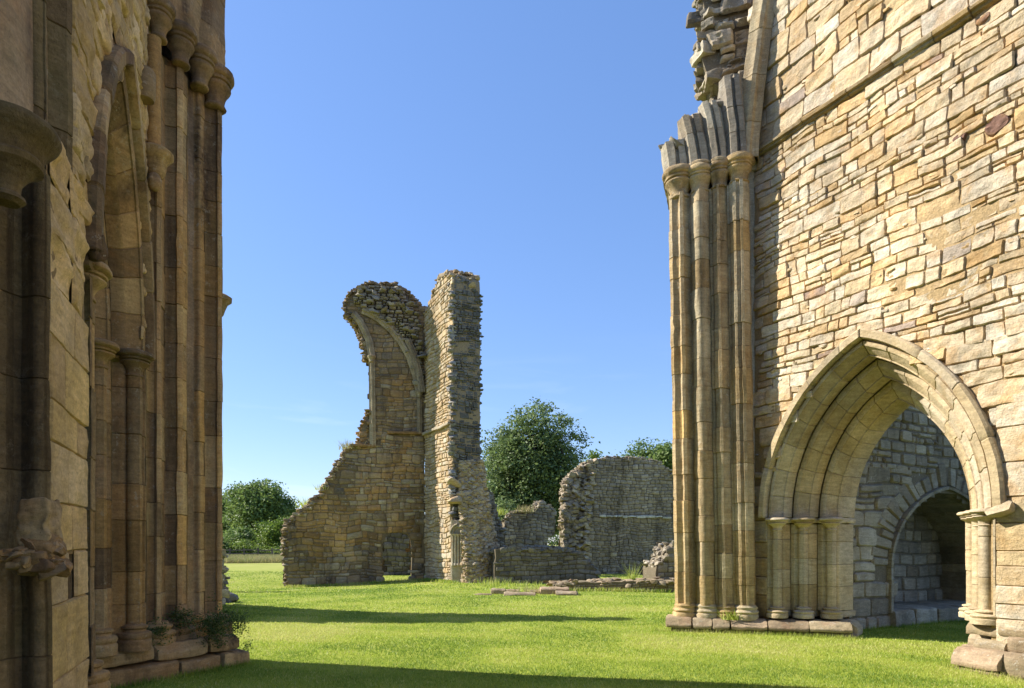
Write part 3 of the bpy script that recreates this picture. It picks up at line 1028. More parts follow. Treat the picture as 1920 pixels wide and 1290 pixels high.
def portal(fr, uc, c, zs, orders, hood, parent, mat, rng, zbase, steps, sides=(-1, 1), caps=True, jamb=True, tint=None, capmat=None, base_h=.22, cap_h=.24, hood_d=.1):
    ar = part_empty('arch', parent)
    for (ro, ri, t0, t1) in orders:
        mb = MB()
        pr = resample(order_profile(ri, ro, t0, t1), .06)
        nr = prof_normals(pr)
        for sd in (-1, 1):
            st = stations(0, 1, steps, rng, .004, .010, .018)
            sweep(mb, pr, nr, st, arch_map(fr, uc, c, zs, sd), rng, rough=.005, off=.003, tint=tint, dip=.02)
        mb.build('moulded_order', mat, ar, 35)
    if hood:
        r0, r1 = hood
        mb = MB()
        pr = np.array([(r0, .03), (r0, -hood_d * .5), (r0 + .02, -hood_d), (r1 - .03, -hood_d * 1.05), (r1, -hood_d * .7), (r1, .03)])
        pr = resample(pr, .05); nr = prof_normals(pr)
        for sd in (-1, 1):
            st = stations(0, 1, (steps[0] * 1.5, steps[1] * 1.6), rng, .006, .012, .04)
            sweep(mb, pr, nr, st, arch_map(fr, uc, c, zs, sd), rng, rough=.008, off=.006, tint=tint, dip=.02)
        mb.build('hood_mould', mat, parent, 35)
    for sd in sides:
        jb = part_empty('jamb', parent)
        zb_ = zbase[sd] if isinstance(zbase, dict) else zbase
        for (ro, ri, t0, t1) in orders:
            pr, sc = jamb_profile(ri, ro, t0, t1)
            pr = resample(pr, .05); nr = prof_normals(pr)
            mb = MB()
            mp = lambda q, z, sd=sd: fr.w(uc + sd * (q[:, 0] - c), np.full(len(q), z), -q[:, 1])
            sweep(mb, pr, nr, stations(zb_ + base_h * .6, zs - cap_h * .5, (.32, .62), rng, .008, .01, .12), mp, rng, rough=.006, off=.006, tint=tint, dip=.05)
            mb.build('shaft', mat, jb, 40)
            w = fr.w(uc + sd * (sc[0] - c), zs - cap_h, -sc[1])
            mb = MB(); lathe(mb, w, cap_profile(.085, .215, cap_h), rng, 26, .006, chip=.25)
            # flat abacus course tying the capital back to the wall
            mid = fr.w(uc + sd * ((ri + ro) / 2 + .02 - c), zs - .055, -(t0 + t1) / 2 - .02)
            block(mb, mid, fr.u, ((ro - ri) + .04, (t1 - t0) + .06, .105), rng, .03, 6, .008)
            mb.build('capital', mat, jb, 40)
            w = fr.w(uc + sd * (sc[0] - c), zb_, -sc[1])
            mb = MB(); lathe(mb, w, base_profile(.085, .19, base_h), rng, 26, .006, chip=.2)
            mid = fr.w(uc + sd * ((ri + ro) / 2 + .06 - c), zb_ + base_h * .3, -(t0 + t1) / 2 - .1)
            block(mb, mid, fr.u, ((ro - ri) + .02, (t1 - t0) + .02, base_h * .62), rng, .03, 6, .008)
            mb.build('base', mat, jb, 40)

def in_arch(uc, c, zs, r, kz=1.0):
    def f(u, z):
        du = abs(u - uc)
        if z <= zs: return du < r - c
        return math.hypot(du + c, (z - zs) / kz) < r
    return f

# ---------------------------------------------------------------- right-hand nave wall
FR = Frame(ST(0, .25), (.462, -.887))
RUC, RC, RZ = 1.74, 1.15, 2.2

def wall_tint(u, v, rng):
    if rng.random() < .012: return (rng.uniform(.90, .97), rng.uniform(.4, .7), 0)
    n = float(vnoise(np.array([[u * .5, v * .5, 1.7]]), 77)[0])
    return (min(.84, max(0, .42 + .25 * n + rng.uniform(-.36, .36))), min(1, max(0, .53 + .18 * n + rng.uniform(-.17, .17))), 0)

def build_right_wall():
    rng = random.Random(11)
    o = ST(-3.5, .8)
    root = thing('nave_wall', 'tall sunlit cream rubble wall with a moulded pointed arch doorway', 'wall', (o[0], o[1], 0))
    hole = in_arch(RUC, RC, RZ, 3.2)
    U0, U1, H = -.62, 7.6, 12.6
    pc = FR.px(1800, 470)
    patch = lambda u, z: .024 * max(0, 1 - ((u - pc[0]) / 1.5) ** 2 - ((z - pc[1]) / 1.0) ** 2) ** .5 if abs(u - pc[0]) < 1.5 and abs(z - pc[1]) < 1 else 0
    ec = FR.px(1908, 1118)
    eaten = lambda u, z: ((u - ec[0]) / .12) ** 2 + ((z - ec[1]) / .16) ** 2 < 1
    mb = MB()
    ins = lambda u, z: U0 + .06 < u < U1 and z < H and not hole(u, z) and not (z < 3.36 and u > 3.6) and not (z < RZ + .3 and u < 0) and not eaten(u, z)
    cells = cells_coursed(rng, U0, U1, 0, 4.6, (.16, .33), (.28, .8), .14, True)
    cells += cells_coursed(rng, U0, U1, 4.6, 9.25, (.10, .25), (.18, .70), .18, True)
    cells += cells_coursed(rng, U0, U1, 9.42, H, (.22, .46), (.35, .9), .3, True)
    stones(mb, FR, cells, ins, rng, gap=.002, proud=(-.012, .022), rough=.034, res=.04, bev=.016, drop=.048, warp=.06, warpf=1.3, rnd=.2, tint=wall_tint, wob=.024, freq=6, tilt=.09)
    # squared ashlar beside the right jamb
    cells = cells_coursed(rng, 3.73, U1, 0.3, 3.34, (.36, .52), (.5, .95), .1, flush=True)
    stones(mb, FR, cells, lambda u, z: not in_arch(RUC, RC, RZ, 3.12)(u, z), rng, gap=.0, proud=(-.005, .012), rough=.016, res=.045, bev=.014,
           drop=.03, warp=.0, rnd=.1, tint=lambda u, v, r: (r.uniform(.05, .6), r.uniform(.4, .7), 0), wob=.008)
    # quoins between the pier and the left jamb
    z = .28; cells = []
    while z < RZ + .3:
        h = rng.uniform(.26, .44); cells.append((-.75, -.24, z, z + h)); z += h
    stones(mb, FR, cells, lambda u, z: True, rng, gap=.0, proud=(0, .01), rough=.02, res=.045, bev=.014, drop=.03, warp=.0, rnd=.12, tint=lambda u, v, r: (r.uniform(.1, .6), r.uniform(.2, .5), 0), wob=.008)
    # dark ironstones noticed in the photograph
    for (x0, y0, x1, y1) in ((1783, 268, 1815, 246), (1838, 262, 1900, 205), (1822, 50, 1868, 14)):
        a, b = FR.px(x0, y0), FR.px(x1, y1)
        stones(mb, FR, [(a[0], b[0], min(a[1], b[1]) - .05, max(a[1], b[1]) + .05)], lambda u, z: True, rng, d0=.012, rough=.05, res=.03, rnd=.9, wob=.06, tint=lambda u, v, r: (1.0, .38, 0))
    dfn = lambda u, z: patch(u, z) + (-.1 if eaten(u, z) else 0)
    sheet(mb, FR, U0, U1, -.3, H, lambda u, z: not in_arch(RUC, RC, RZ, 3.1)(u, z), -.03, .07, .014, dfn)
    for k in range(240):   # small pinning stones in the mortar
        u, z = rng.uniform(U0 + .1, U1), rng.uniform(3, H)
        if hole(u, z) or 9.2 < z < 9.45: continue
        s = rng.uniform(.05, .12)
        rock(mb, FR.w(u, z, -.01), (s * 1.6, .05, s * .7), rng, math.atan2(FR.u[1], FR.u[0]), 1, col=wall_tint(u, z, rng))
    mb.build('masonry', M['wall'], root, 45)
    # back of the wall, top and sides
    mb = MB()
    fb = Frame(FR.w(U1, 0, -1.4)[:2], -FR.u)
    sheet(mb, fb, 0, U1 - U0, -.3, H, lambda u, z: not in_arch(U1 - RUC, RC, RZ, 2.42)(u, z), 0, .1, .02, col=(.4, .4, 0))
    mb.add(np.array([FR.w(U0, H, -.03), FR.w(U1, H, -.03), FR.w(U1, H, -1.4), FR.w(U0, H, -1.4)]), [(0, 1, 2, 3)])
    mb.add(np.array([FR.w(U1, H, -.03), FR.w(U1, -.3, -.03), FR.w(U1, -.3, -1.4), FR.w(U1, H, -1.4)]), [(0, 1, 2, 3)])
    mb.add(np.array([FR.w(U0, H, -.03), FR.w(U0, -.3, -.03), FR.w(U0, -.3, -1.4), FR.w(U0, H, -1.4)]), [(0, 1, 2, 3)])
    mb.build('wall_core', M['wall'], root)
    mb = MB()
    a, b = FR.w(U1 + .02, 0, -.75)[:2], FR.w(24, 0, -.75)[:2]
    block(mb, (*((a + b) / 2), 6.0), b - a, (np.linalg.norm(b - a), 1.3, 12.8), rng, .08, 16, .05)
    mb.build('wall_run', M['wall'], root, 40)
    # string course
    mb = MB()
    pr = np.array([(-.02, .09), (.06, .075), (.11, .03), (.10, -.015), (.055, -.02), (.045, -.06), (-.02, -.08)])[:, ::1]
    pr = resample(pr, .03)
    nr = prof_normals(pr)
    mp = lambda q, x: FR.w(np.full(len(q), x), 9.33 + q[:, 1], q[:, 0])
    sweep(mb, pr, -nr, stations(U0 + .02, U1, (.5, 1.0), rng, .008, .012, .07), mp, rng, rough=.012, off=.012, tint=lambda k, b, r: (r.uniform(0, .9), r.uniform(.05, .35), 0), dip=.05)
    mb.build('string_course', M['dress'], root, 40)
    tintf = lambda k, b, r: (r.random(), r.uniform(.3, .75), 0)
    portal(FR, RUC, RC, RZ, [(3.14, 2.88, 0, .38), (2.90, 2.60, .38, .78), (2.62, 2.30, .78, 1.42)], (3.13, 3.29), root, M['arch'], rng, {-1: .30, 1: .56}, (.11, .17), tint=tintf)
    # hood stop, right
    mb = MB()
    w = FR.w(RUC + 3.24 - RC, RZ - .02, .07)
    rock(mb, w, (.3, .26, .17), rng, math.atan2(FR.u[1], FR.u[0]), 2, .2, col=(.5, .45, 0))
    mb.build('hood_stop', M['arch'], root, 50)
    # plinth of the right jamb
    pl = part_empty('jamb_plinth', root)
    for (u, d, z, dx, dy, dz, ch) in ((3.63, .0, .22, .62, .75, .26, .09), (3.3, -.45, .2, .34, .6, .24, .08), (4.15, -.04, .20, .46, .62, .3, .05), (4.75, -.06, .24, .7, .6, .32, .05),
                                      (5.5, -.06, .24, .7, .6, .32, .05), (3.62, .02, -.04, .72, .85, .24, .04), (4.5, -.05, -.05, .95, .7, .2, .04), (3.68, -.18, .4, .4, .5, .16, .04),
                                      (4.2, -.17, .46, .6, .5, .24, .04), (5.0, -.17, .46, .9, .5, .24, .04), (3.42, -.62, .42, .4, .7, .22, .05),
                                      (3.55, -.40, .60, .46, .8, .18, .04), (4.02, -.22, .64, .5, .5, .2, .05), (4.65, -.2, .64, .72, .5, .2, .05), (5.5, -.2, .64, .9, .5, .2, .05)):
        mb = MB(); block(mb, FR.w(u, z - .12, d), FR.u, (dx, dy, dz), rng, .035, 9, .016, chamfer=ch, col=(rng.random(), rng.uniform(.35, .7), 0))
        mb.build('plinth_stone', M['footing'], pl, 40)
build_right_wall()

# ---------------------------------------------------------------- clustered crossing pier beside it
DG0 = ST(1.32, -1.42)
DGE = ST(-.98, 1.07)
FD = Frame(DG0, DGE - DG0)     # diagonal face of the pier, u to the right

def diag_u(px, inward):
    k = (px - 960) / F
    o = FD.w(0, 0, -inward)
    return (k * o[1] - o[0]) / (FD.u[0] - k * FD.u[1])

def build_right_pier():
    rng = random.Random(21)
    b = FD.w(.8, 0, -.8)
    root = thing('clustered_pier', 'sunlit pier of four clustered shafts with broken arch springers on top', 'pier', (b[0], b[1], 0))
    IN = .32
    spec = [(1286, .205, .14, 0), (1325, .19, .06, 1), (1362, .165, .03, 2), (1398, .195, .0, 3)]
    cs = [(diag_u(px, IN + dd), IN + dd, r) for px, r, dd, k in spec]
    lean = lambda z: -.13 * max(0, z - .4) / 8.5
    def mapf(q, z):
        w = FD.w(q[:, 0] + lean(z), np.full(len(q), z), -q[:, 1])
        return w
    pro = [(cs[0][0] - .10, 2.0), (cs[0][0] - .17, .9), (cs[0][0] - .19, cs[0][1] + .2)]
    blocks = [0, 0, 0]
    for i, (w, d, r) in enumerate(cs):
        if i == 0:   # broad angular shaft with flat facets
            add = [(w - r, d + .05), (w - r, d - r * .35), (w - r * .72, d - r * .62), (w - r * .5, d - r * .55), (w - r * .12, d - r * .62), (w + r * .02, d - r * 1.0), (w + r * .34, d - r * 1.02), (w + r * .5, d - r * .7), (w + r * .95, d - r * .3), (w + r, d + .04)]
        elif i == 1:
            add = [(w - r, d + .05), (w - r * .95, d - r * .25), (w - r * .42, d - r * .98), (w - r * .1, d - r * 1.08), (w + r * .3, d - r * .95), (w + r * .8, d - r * .5), (w + r, d + .05)]
        elif i == 2:
            add = [(w - r, d + .06), (w - r * .8, d - r * .45), (w - r * .42, d - r * .75), (w - r * .40, d - r * 1.05), (w - r * .1, d - r * 1.07), (w - r * .06, d - r * .82), (w + r * .55, d - r * .62), (w + r * .95, d - r * .1), (w + r, d + .06)]
        else:
            add = [(w - r, d + .08), (w - r * .9, d - r * .3), (w - r * .62, d - r * .6), (w - r * .6, d - r * .86), (w - r * .36, d - r * .92), (w - r * .34, d - r * .70), (w + r * .02, d - r * .74), (w + r * .04, d - r * 1.0), (w + r * .3, d - r * 1.0), (w + r * .33, d - r * .72), (w + r * .8, d - r * .4), (w + r, d + .05)]
        pro += add; blocks += [i] * len(add)
        if i < 3:
            w2, d2, r2 = cs[i + 1]
            m = ((w + r + w2 - r2) / 2, max(d, d2) + .07)
            thin = roll(m[0], m[1] - .075, .06, 215, -35, 11)
            pro += [(w + r + .005, d + .07)] + thin; blocks += [i] + [i] * 5 + [i + 1] * (len(thin) - 5)
    pro += [(cs[3][0] + .17, cs[3][1] + .06), (cs[3][0] + .19, 1.1)]; blocks += [3, 3]
    # fine resample keeping block ids
    P2, B2 = [np.array(pro[0])], [blocks[0]]
    for i in range(len(pro) - 1):
        a, c_ = np.array(pro[i]), np.array(pro[i + 1])
        n = max(1, int(np.linalg.norm(c_ - a) / .06))
        for k in range(1, n + 1):
            P2.append(a + (c_ - a) * k / n); B2.append(blocks[i + 1])
    P2 = np.array(P2); nr = prof_normals(P2)
    ZC = 8.78
    for i in range(4):
        idx = [k for k, bb in enumerate(B2) if bb == i]
        lo, hi = max(0, min(idx) - 1), max(idx) + 1
        sub = P2[lo:hi]
        sr = random.Random(500 + i)
        mb = MB()
        sweep(mb, sub, nr[lo:hi], stations(.42, ZC - .1, (.42, .8), sr, .007, .010, .11), mapf, sr, rough=.012, off=.010, tint=lambda k, b, r: (min(1, max(0, .45 + .3 * math.sin(k * 1.3 + 2 * i) + r.uniform(-.3, .3))), r.uniform(.32, .7), 0), dip=.10)
        sh = mb.build('shaft', M['dress'], root, 38)
        w, d, r = cs[i]
        p = FD.w(w + lean(ZC), ZC - .1 - .03 * (3 - i), -d)
        mb = MB(); lathe(mb, p, cap_profile(r * .86, r + (.085 if i else .13), .5 if i else .58), rng, 28, .008, col=(rng.random(), .42, 0), chip=.35 if i else .5)
        mb.build('capital', M['dress'], root, 40)
        p = FD.w(w, .24, -d)
        mb = MB(); lathe(mb, p, base_profile(r, r + .05, .28), rng, 28, .008, col=(rng.random(), .5, 0), chip=.25)
        mb.build('base', M['dress'], root, 40)
    # continuous moulded abacus tying the four capitals together
    k0 = 2
    core_ = P2[k0:-2]; cn = nr[k0:-2]
    sm = core_ - cn * 0
    for _ in range(10):
        sm[1:-1] = (sm[:-2] + 2 * sm[1:-1] + sm[2:]) / 4
    sn = prof_normals(sm)
    for _ in range(6):
        sn[1:-1] = (sn[:-2] + 2 * sn[1:-1] + sn[2:]) / 4
    mb = MB()
    rows = [(ZC + .20, -.10), (ZC + .24, .06), (ZC + .27, .08), (ZC + .28, .05), (ZC + .31, .09), (ZC + .35, .14), (ZC + .39, .14), (ZC + .42, .10), (ZC + .43, -.25)]
    sweep(mb, sm, sn, [(z, -o, 0) for z, o in rows], mapf, rng, (np.arange(len(sm)) // 9), rough=.016, off=.008, tint=lambda k, b, r: (r.random(), r.uniform(.3, .7), 0), dip=.10)
    mb.build('abacus', M['dress'], root, 40)
    # broken springers of the crossing arch
    dims = [(.54, .6, 9.06, 9.70, -.12), (.50, .7, 9.1, 10.12, -.12), (.42, .7, 9.12, 10.32, -.10), (.44, .8, 9.14, 10.72, -.05)]
    for i, (wd, dp, z0, z1, ln) in enumerate(dims):
        w, d, r = cs[i]
        h = wd / 2
        sec = [(-h, dp * .9), (-h, .05), (-h * .72, -.03), (-h * .6, -.10), (-h * .12, -.12), (-h * .04, -.05), (h * .12, -.04), (h * .2, -.11), (h * .62, -.10), (h * .75, -.02), (h, .04), (h, dp * .9)]
        pr = resample(np.array(sec) + [w - .01, d - r * .45], .045); nn = prof_normals(pr)
        sr = random.Random(700 + i)
        mpf = lambda q, z, z0=z0, ln=ln: FD.w(q[:, 0] + lean(9) + ln * ((z - z0) / .8) ** 1.5, np.full(len(q), z), -(q[:, 1]))
        mb = MB()
        st = stations(z0, z1, (.45, .7), sr, .008, .012, .08)
        sweep(mb, pr, nn, st, mpf, sr, rough=.016, off=.006, tint=lambda k, b, r: (r.uniform(.3, 1), r.uniform(.25, .7), 0), freq=4, dip=.12)
        for k in range(9):
            c = FD.w(w + lean(9) + ln * ((z1 - z0) / .8) ** 1.5 + sr.uniform(-.12, .12), z1 + sr.uniform(-.1, .03), -(d - r * .45 + dp * sr.uniform(.0, .8)))
            s_ = sr.uniform(.2, .34)
            rock(mb, c, (s_ * 1.2, s_, s_ * .7), sr, math.atan2(FD.u[1], FD.u[0]) + sr.gauss(0, .3), 3, .15, .45, col=(sr.uniform(0, .5), sr.uniform(.35, .75), 0), tiltx=.25)
        mb.build('springer', M['rubble'], root, 38)
    mb = MB()
    for i, (w, d, r) in enumerate(cs):
        zt = dims[i][3] - .12
        block(mb, FD.w(w + .05, (9.0 + zt) / 2, -(d + .55)), FD.u, (.52, .75, zt - 9.0), rng, .05, 8, .03, col=(.3, .5, 0))
    mb.build('springer_backing', M['rubble'], root, 40)
    # vault rib running up the wall corner
    pr = resample(np.array([(-.2, .5), (-.2, .05), (-.1, 0), (-.03, -.06), (.05, -.06), (.1, .0), (.22, .02), (.26, .5)]), .04); nn = prof_normals(pr)
    mb = MB()
    u0 = diag_u(1399, .2)
    mpf = lambda q, z: FD.w(u0 + q[:, 0] + .42 * ((z - 9.1) / 3.6) ** 1.3 if z > 9.1 else u0 + q[:, 0], np.full(len(q), z), -(q[:, 1] + .2))
    sweep(mb, pr, nn, stations(9.12, 12.6, (.6, .9), rng, .008, .01, .12), mpf, rng, rough=.012, off=.006, tint=lambda k, b, r: (r.random(), r.uniform(.2, .4), 0))
    mb.build('vault_rib', M['dress'], root, 38)
    # solid core
    mb = MB()
    pts = [FD.w(cs[0][0] - .05, 0, -.7)[:2], FD.w(cs[3][0] + .15, 0, -.55)[:2], ST(.7, .9), ST(2.0, 1.0), ST(2.1, .2)]
    n = len(pts)
    Vv = [(*p, -.2) for p in pts] + [(p[0], p[1], 9.4) for p in pts]
    mb.add(Vv, [(i, (i + 1) % n, (i + 1) % n + n, i + n) for i in range(n)], [(n, n + i, n + i + 1) for i in range(1, n - 1)])
    mb.build('core', M['dress'], root)
    # broken vaulting hanging from the wall top
    mb = MB()
    fv = Frame(W2(1312, 13.75), (.97, -.25))
    pv = fv.poly([(1316, -60), (1320, 18), (1332, 32), (1324, 58), (1313, 80), (1314, 110), (1326, 132), (1338, 156), (1352, 162), (1372, 148), (1404, 152), (1432, 100), (1446, -60)])
    ruin_wall(mb, fv, pv, 1.0, rng, (.16, .42), (.3, .8), res=.06, rough=.09, tint=lambda u, v, r: (r.uniform(.2, 1), r.uniform(.35, .9), 0), proud=(-.08, .16), drop=.08, rnd=.25, bev=.05, gap=.0, warp=.2, back=False)
    # angular bedded core stones along the broken side
    for a_, b_ in zip(pv[0:10], pv[1:11]):
        for k in range(max(2, int(np.linalg.norm(b_ - a_) * 16))):
            p_ = a_ + (b_ - a_) * rng.random()
            dm = (rng.uniform(.2, .5), rng.uniform(.25, .5), rng.uniform(.09, .24))
            block(mb, fv.w(p_[0] + dm[0] * .22, p_[1], -rng.uniform(0, .85)), fv.u * math.cos(rng.gauss(0, .35)) + fv.n * rng.gauss(0, .35), dm, rng, .02, 8, .05, col=(rng.uniform(.2, 1), rng.uniform(.25, .85), 0))
    mb.build('broken_vault', M['rubble'], root, 28)
    # plinth
    pl = part_empty('plinth', root)
    px = [1248, 1298, 1335, 1370, 1440, 1518, 1600]
    for a, c_ in zip(px[:-1], px[1:]):
        ua, ub = diag_u(a, 0), diag_u(c_, 0)
        mb = MB(); block(mb, FD.w((ua + ub) / 2, .165, -.36), FD.u, (ub - ua - .012, .74, .20), rng, .03, 10, .014, chamfer=.07, col=(rng.random(), rng.uniform(.4, .75), 0))
        mb.build('plinth_stone', M['footing'], pl, 40)
        mb = MB(); block(mb, FD.w((ua + ub) / 2 + .1, -.03, -.36), FD.u, (ub - ua - .012, .66, .17), rng, .03, 10, .014, chamfer=.03, col=(rng.random(), rng.uniform(.3, .55), 0))
        mb.build('plinth_stone', M['footing'], pl, 40)
    mb = MB(); e = FD.w(diag_u(1600, 0) + .03, .12, -.5); block(mb, e, (.6, .8), (.5, .4, .28), rng, .03, 8, .014, chamfer=.07)
    mb.build('plinth_stone', M['footing'], pl, 40)
    c = FD.w(diag_u(1380, .2), .27, -.12)
    grass_tuft('green weed tuft growing on the plinth of the sunlit clustered pier', c, (.13, .05), .2, 90, 'blade', 4)
build_right_pier()

# ---------------------------------------------------------------- chapel wall seen through the right arch
def build_chapel():
    rng = random.Random(31)
    FC = Frame(ST(-.4, 1.30), (.887, .462))
    o = FC.w(3, 0, 0)
    root = thing('chapel_wall', 'shaded grey stone wall with an arched niche, seen through the right doorway', 'wall', (o[0], o[1], 0))
    uc, c, zs, Rn, kz = 3.72, .5, 1.22, 2.34, .70
    a1, a2 = in_arch(uc, c, zs, Rn, kz), in_arch(uc, c, zs, Rn + .75, kz)
    U1, H = 8.5, 7.0
    mb = MB()
    ins = lambda u, z: .1 < u < U1 and z < H and not (a2(u, z) if z > zs - .1 else a1(u, z)) and not (z < .3 and u > 1.7)
    cells = cells_coursed(rng, -.1, U1, 0, 1.6, (.26, .42), (.35, .75), .15) + cells_coursed(rng, -.1, U1, 1.6, 3.2, (.2, .4), (.4, .95), .2) + cells_coursed(rng, -.1, U1, 3.2, H, (.14, .28), (.2, .5), .25)
    tf = lambda u, v, r: (r.random(), r.uniform(.2, .8), 0)
    stones(mb, FC, cells, ins, rng, proud=(-.01, .03), rough=.018, res=.08, tint=tf, wob=.016, warp=.05)
    sheet(mb, FC, -.1, U1, -.3, H, lambda u, z: not in_arch(uc, c, zs, Rn + .02, kz)(u, z), -.03, .1, .015)
    class Polar:
        def __init__(s, side): s.side = side
        def w(s, u, z, d):
            ph = u / 2.5 * np.arccos(c / z) / 1.37
            return FC.w(uc + s.side * (z * np.cos(ph) - c), zs + kz * z * np.sin(ph), d)
    for sd in (-1, 1):
        cl = []; x = .05
        while x < 3.3:
            w = rng.uniform(.15, .28); cl.append((x, x + w, Rn + .2, Rn + rng.uniform(.6, .95))); x += w
        stones(mb, Polar(sd), cl, lambda u, z: True, rng, proud=(0, .03), rough=.015, res=.08, tint=tf, warp=0, gap=.014)
    # niche lining: back wall, jambs and soffit
    fb = Frame(FC.w(0, 0, -1.15)[:2], FC.u)
    cells = cells_coursed(rng, 1.6, 5.8, .3, 3.1, (.26, .4), (.35, .7), .1)
    stones(mb, fb, cells, lambda u, z: 1.7 < u < 5.7, rng, proud=(-.005, .015), rough=.014, res=.08, tint=tf, rnd=.2)
    sheet(mb, fb, 1.6, 5.7, -.3, 3.2, lambda u, z: True, -.03, .1, .01)
    mb.build('masonry', M['grey'], root, 45)
    mb = MB()
    pr = resample(np.array([(Rn - .02, 1.2), (Rn - .02, .2), (Rn, .14), (Rn + .02, .15), (Rn + .08, .06), (Rn + .09, -.05), (Rn + .18, -.06), (Rn + .19, .04)]), .07)
    nr = prof_normals(pr)
    for sd in (-1, 1):
        sweep(mb, pr, nr, stations(0, 1, (.12, .2), rng, .006, .01, .05), arch_map(FC, uc, c, zs, sd, kz), rng, rough=.006, tint=tf)
        mp = lambda q, z, sd=sd: FC.w(uc + sd * (q[:, 0] - c), np.full(len(q), z), -q[:, 1])
        sweep(mb, pr, nr, stations(.3, zs, (.25, .4), rng, .008, .01, .1), mp, rng, rough=.006, tint=tf)
    mb.build('niche_arch', M['grey'], root, 40)
    bn = part_empty('bench', root)
    u = 1.72
    while u < 5.6:
        w = rng.uniform(.5, .9)
        mb = MB(); block(mb, FC.w(u + w / 2, .12, -.5), FC.u, (w - .006, 1.25, .48), rng, .06, 9, .03, col=tf(0, 0, rng))
        mb.build('bench_stone', M['grey'], bn, 40)
        u += w
    mb = MB()
    q = [FC.w(-.1, -.3, -1.3), FC.w(U1, -.3, -1.3), FC.w(U1, H, -1.3), FC.w(-.1, H, -1.3), FC.w(-.1, H, 0), FC.w(U1, H, 0)]
    mb.add(q, [(0, 1, 2, 3), (3, 2, 5, 4)])
    mb.build('wall_core', M['grey'], root)
build_chapel()
# ---------------------------------------------------------------- left: near pier, arch wall, far clustered pier
FL = Frame((-2.948, 4.26), (-.371, .928))
LUC, LC, LZ = 2.774, 1.32, 4.02

def ltint(k, b, r): return (r.random(), r.uniform(.08, .9), 0)
def ptint(k, b, r): return (r.random(), r.uniform(.62, 1), 0) if b else (r.random(), r.uniform(.0, .45), 0)  # light put into tint: paler nave sides, darker faces between


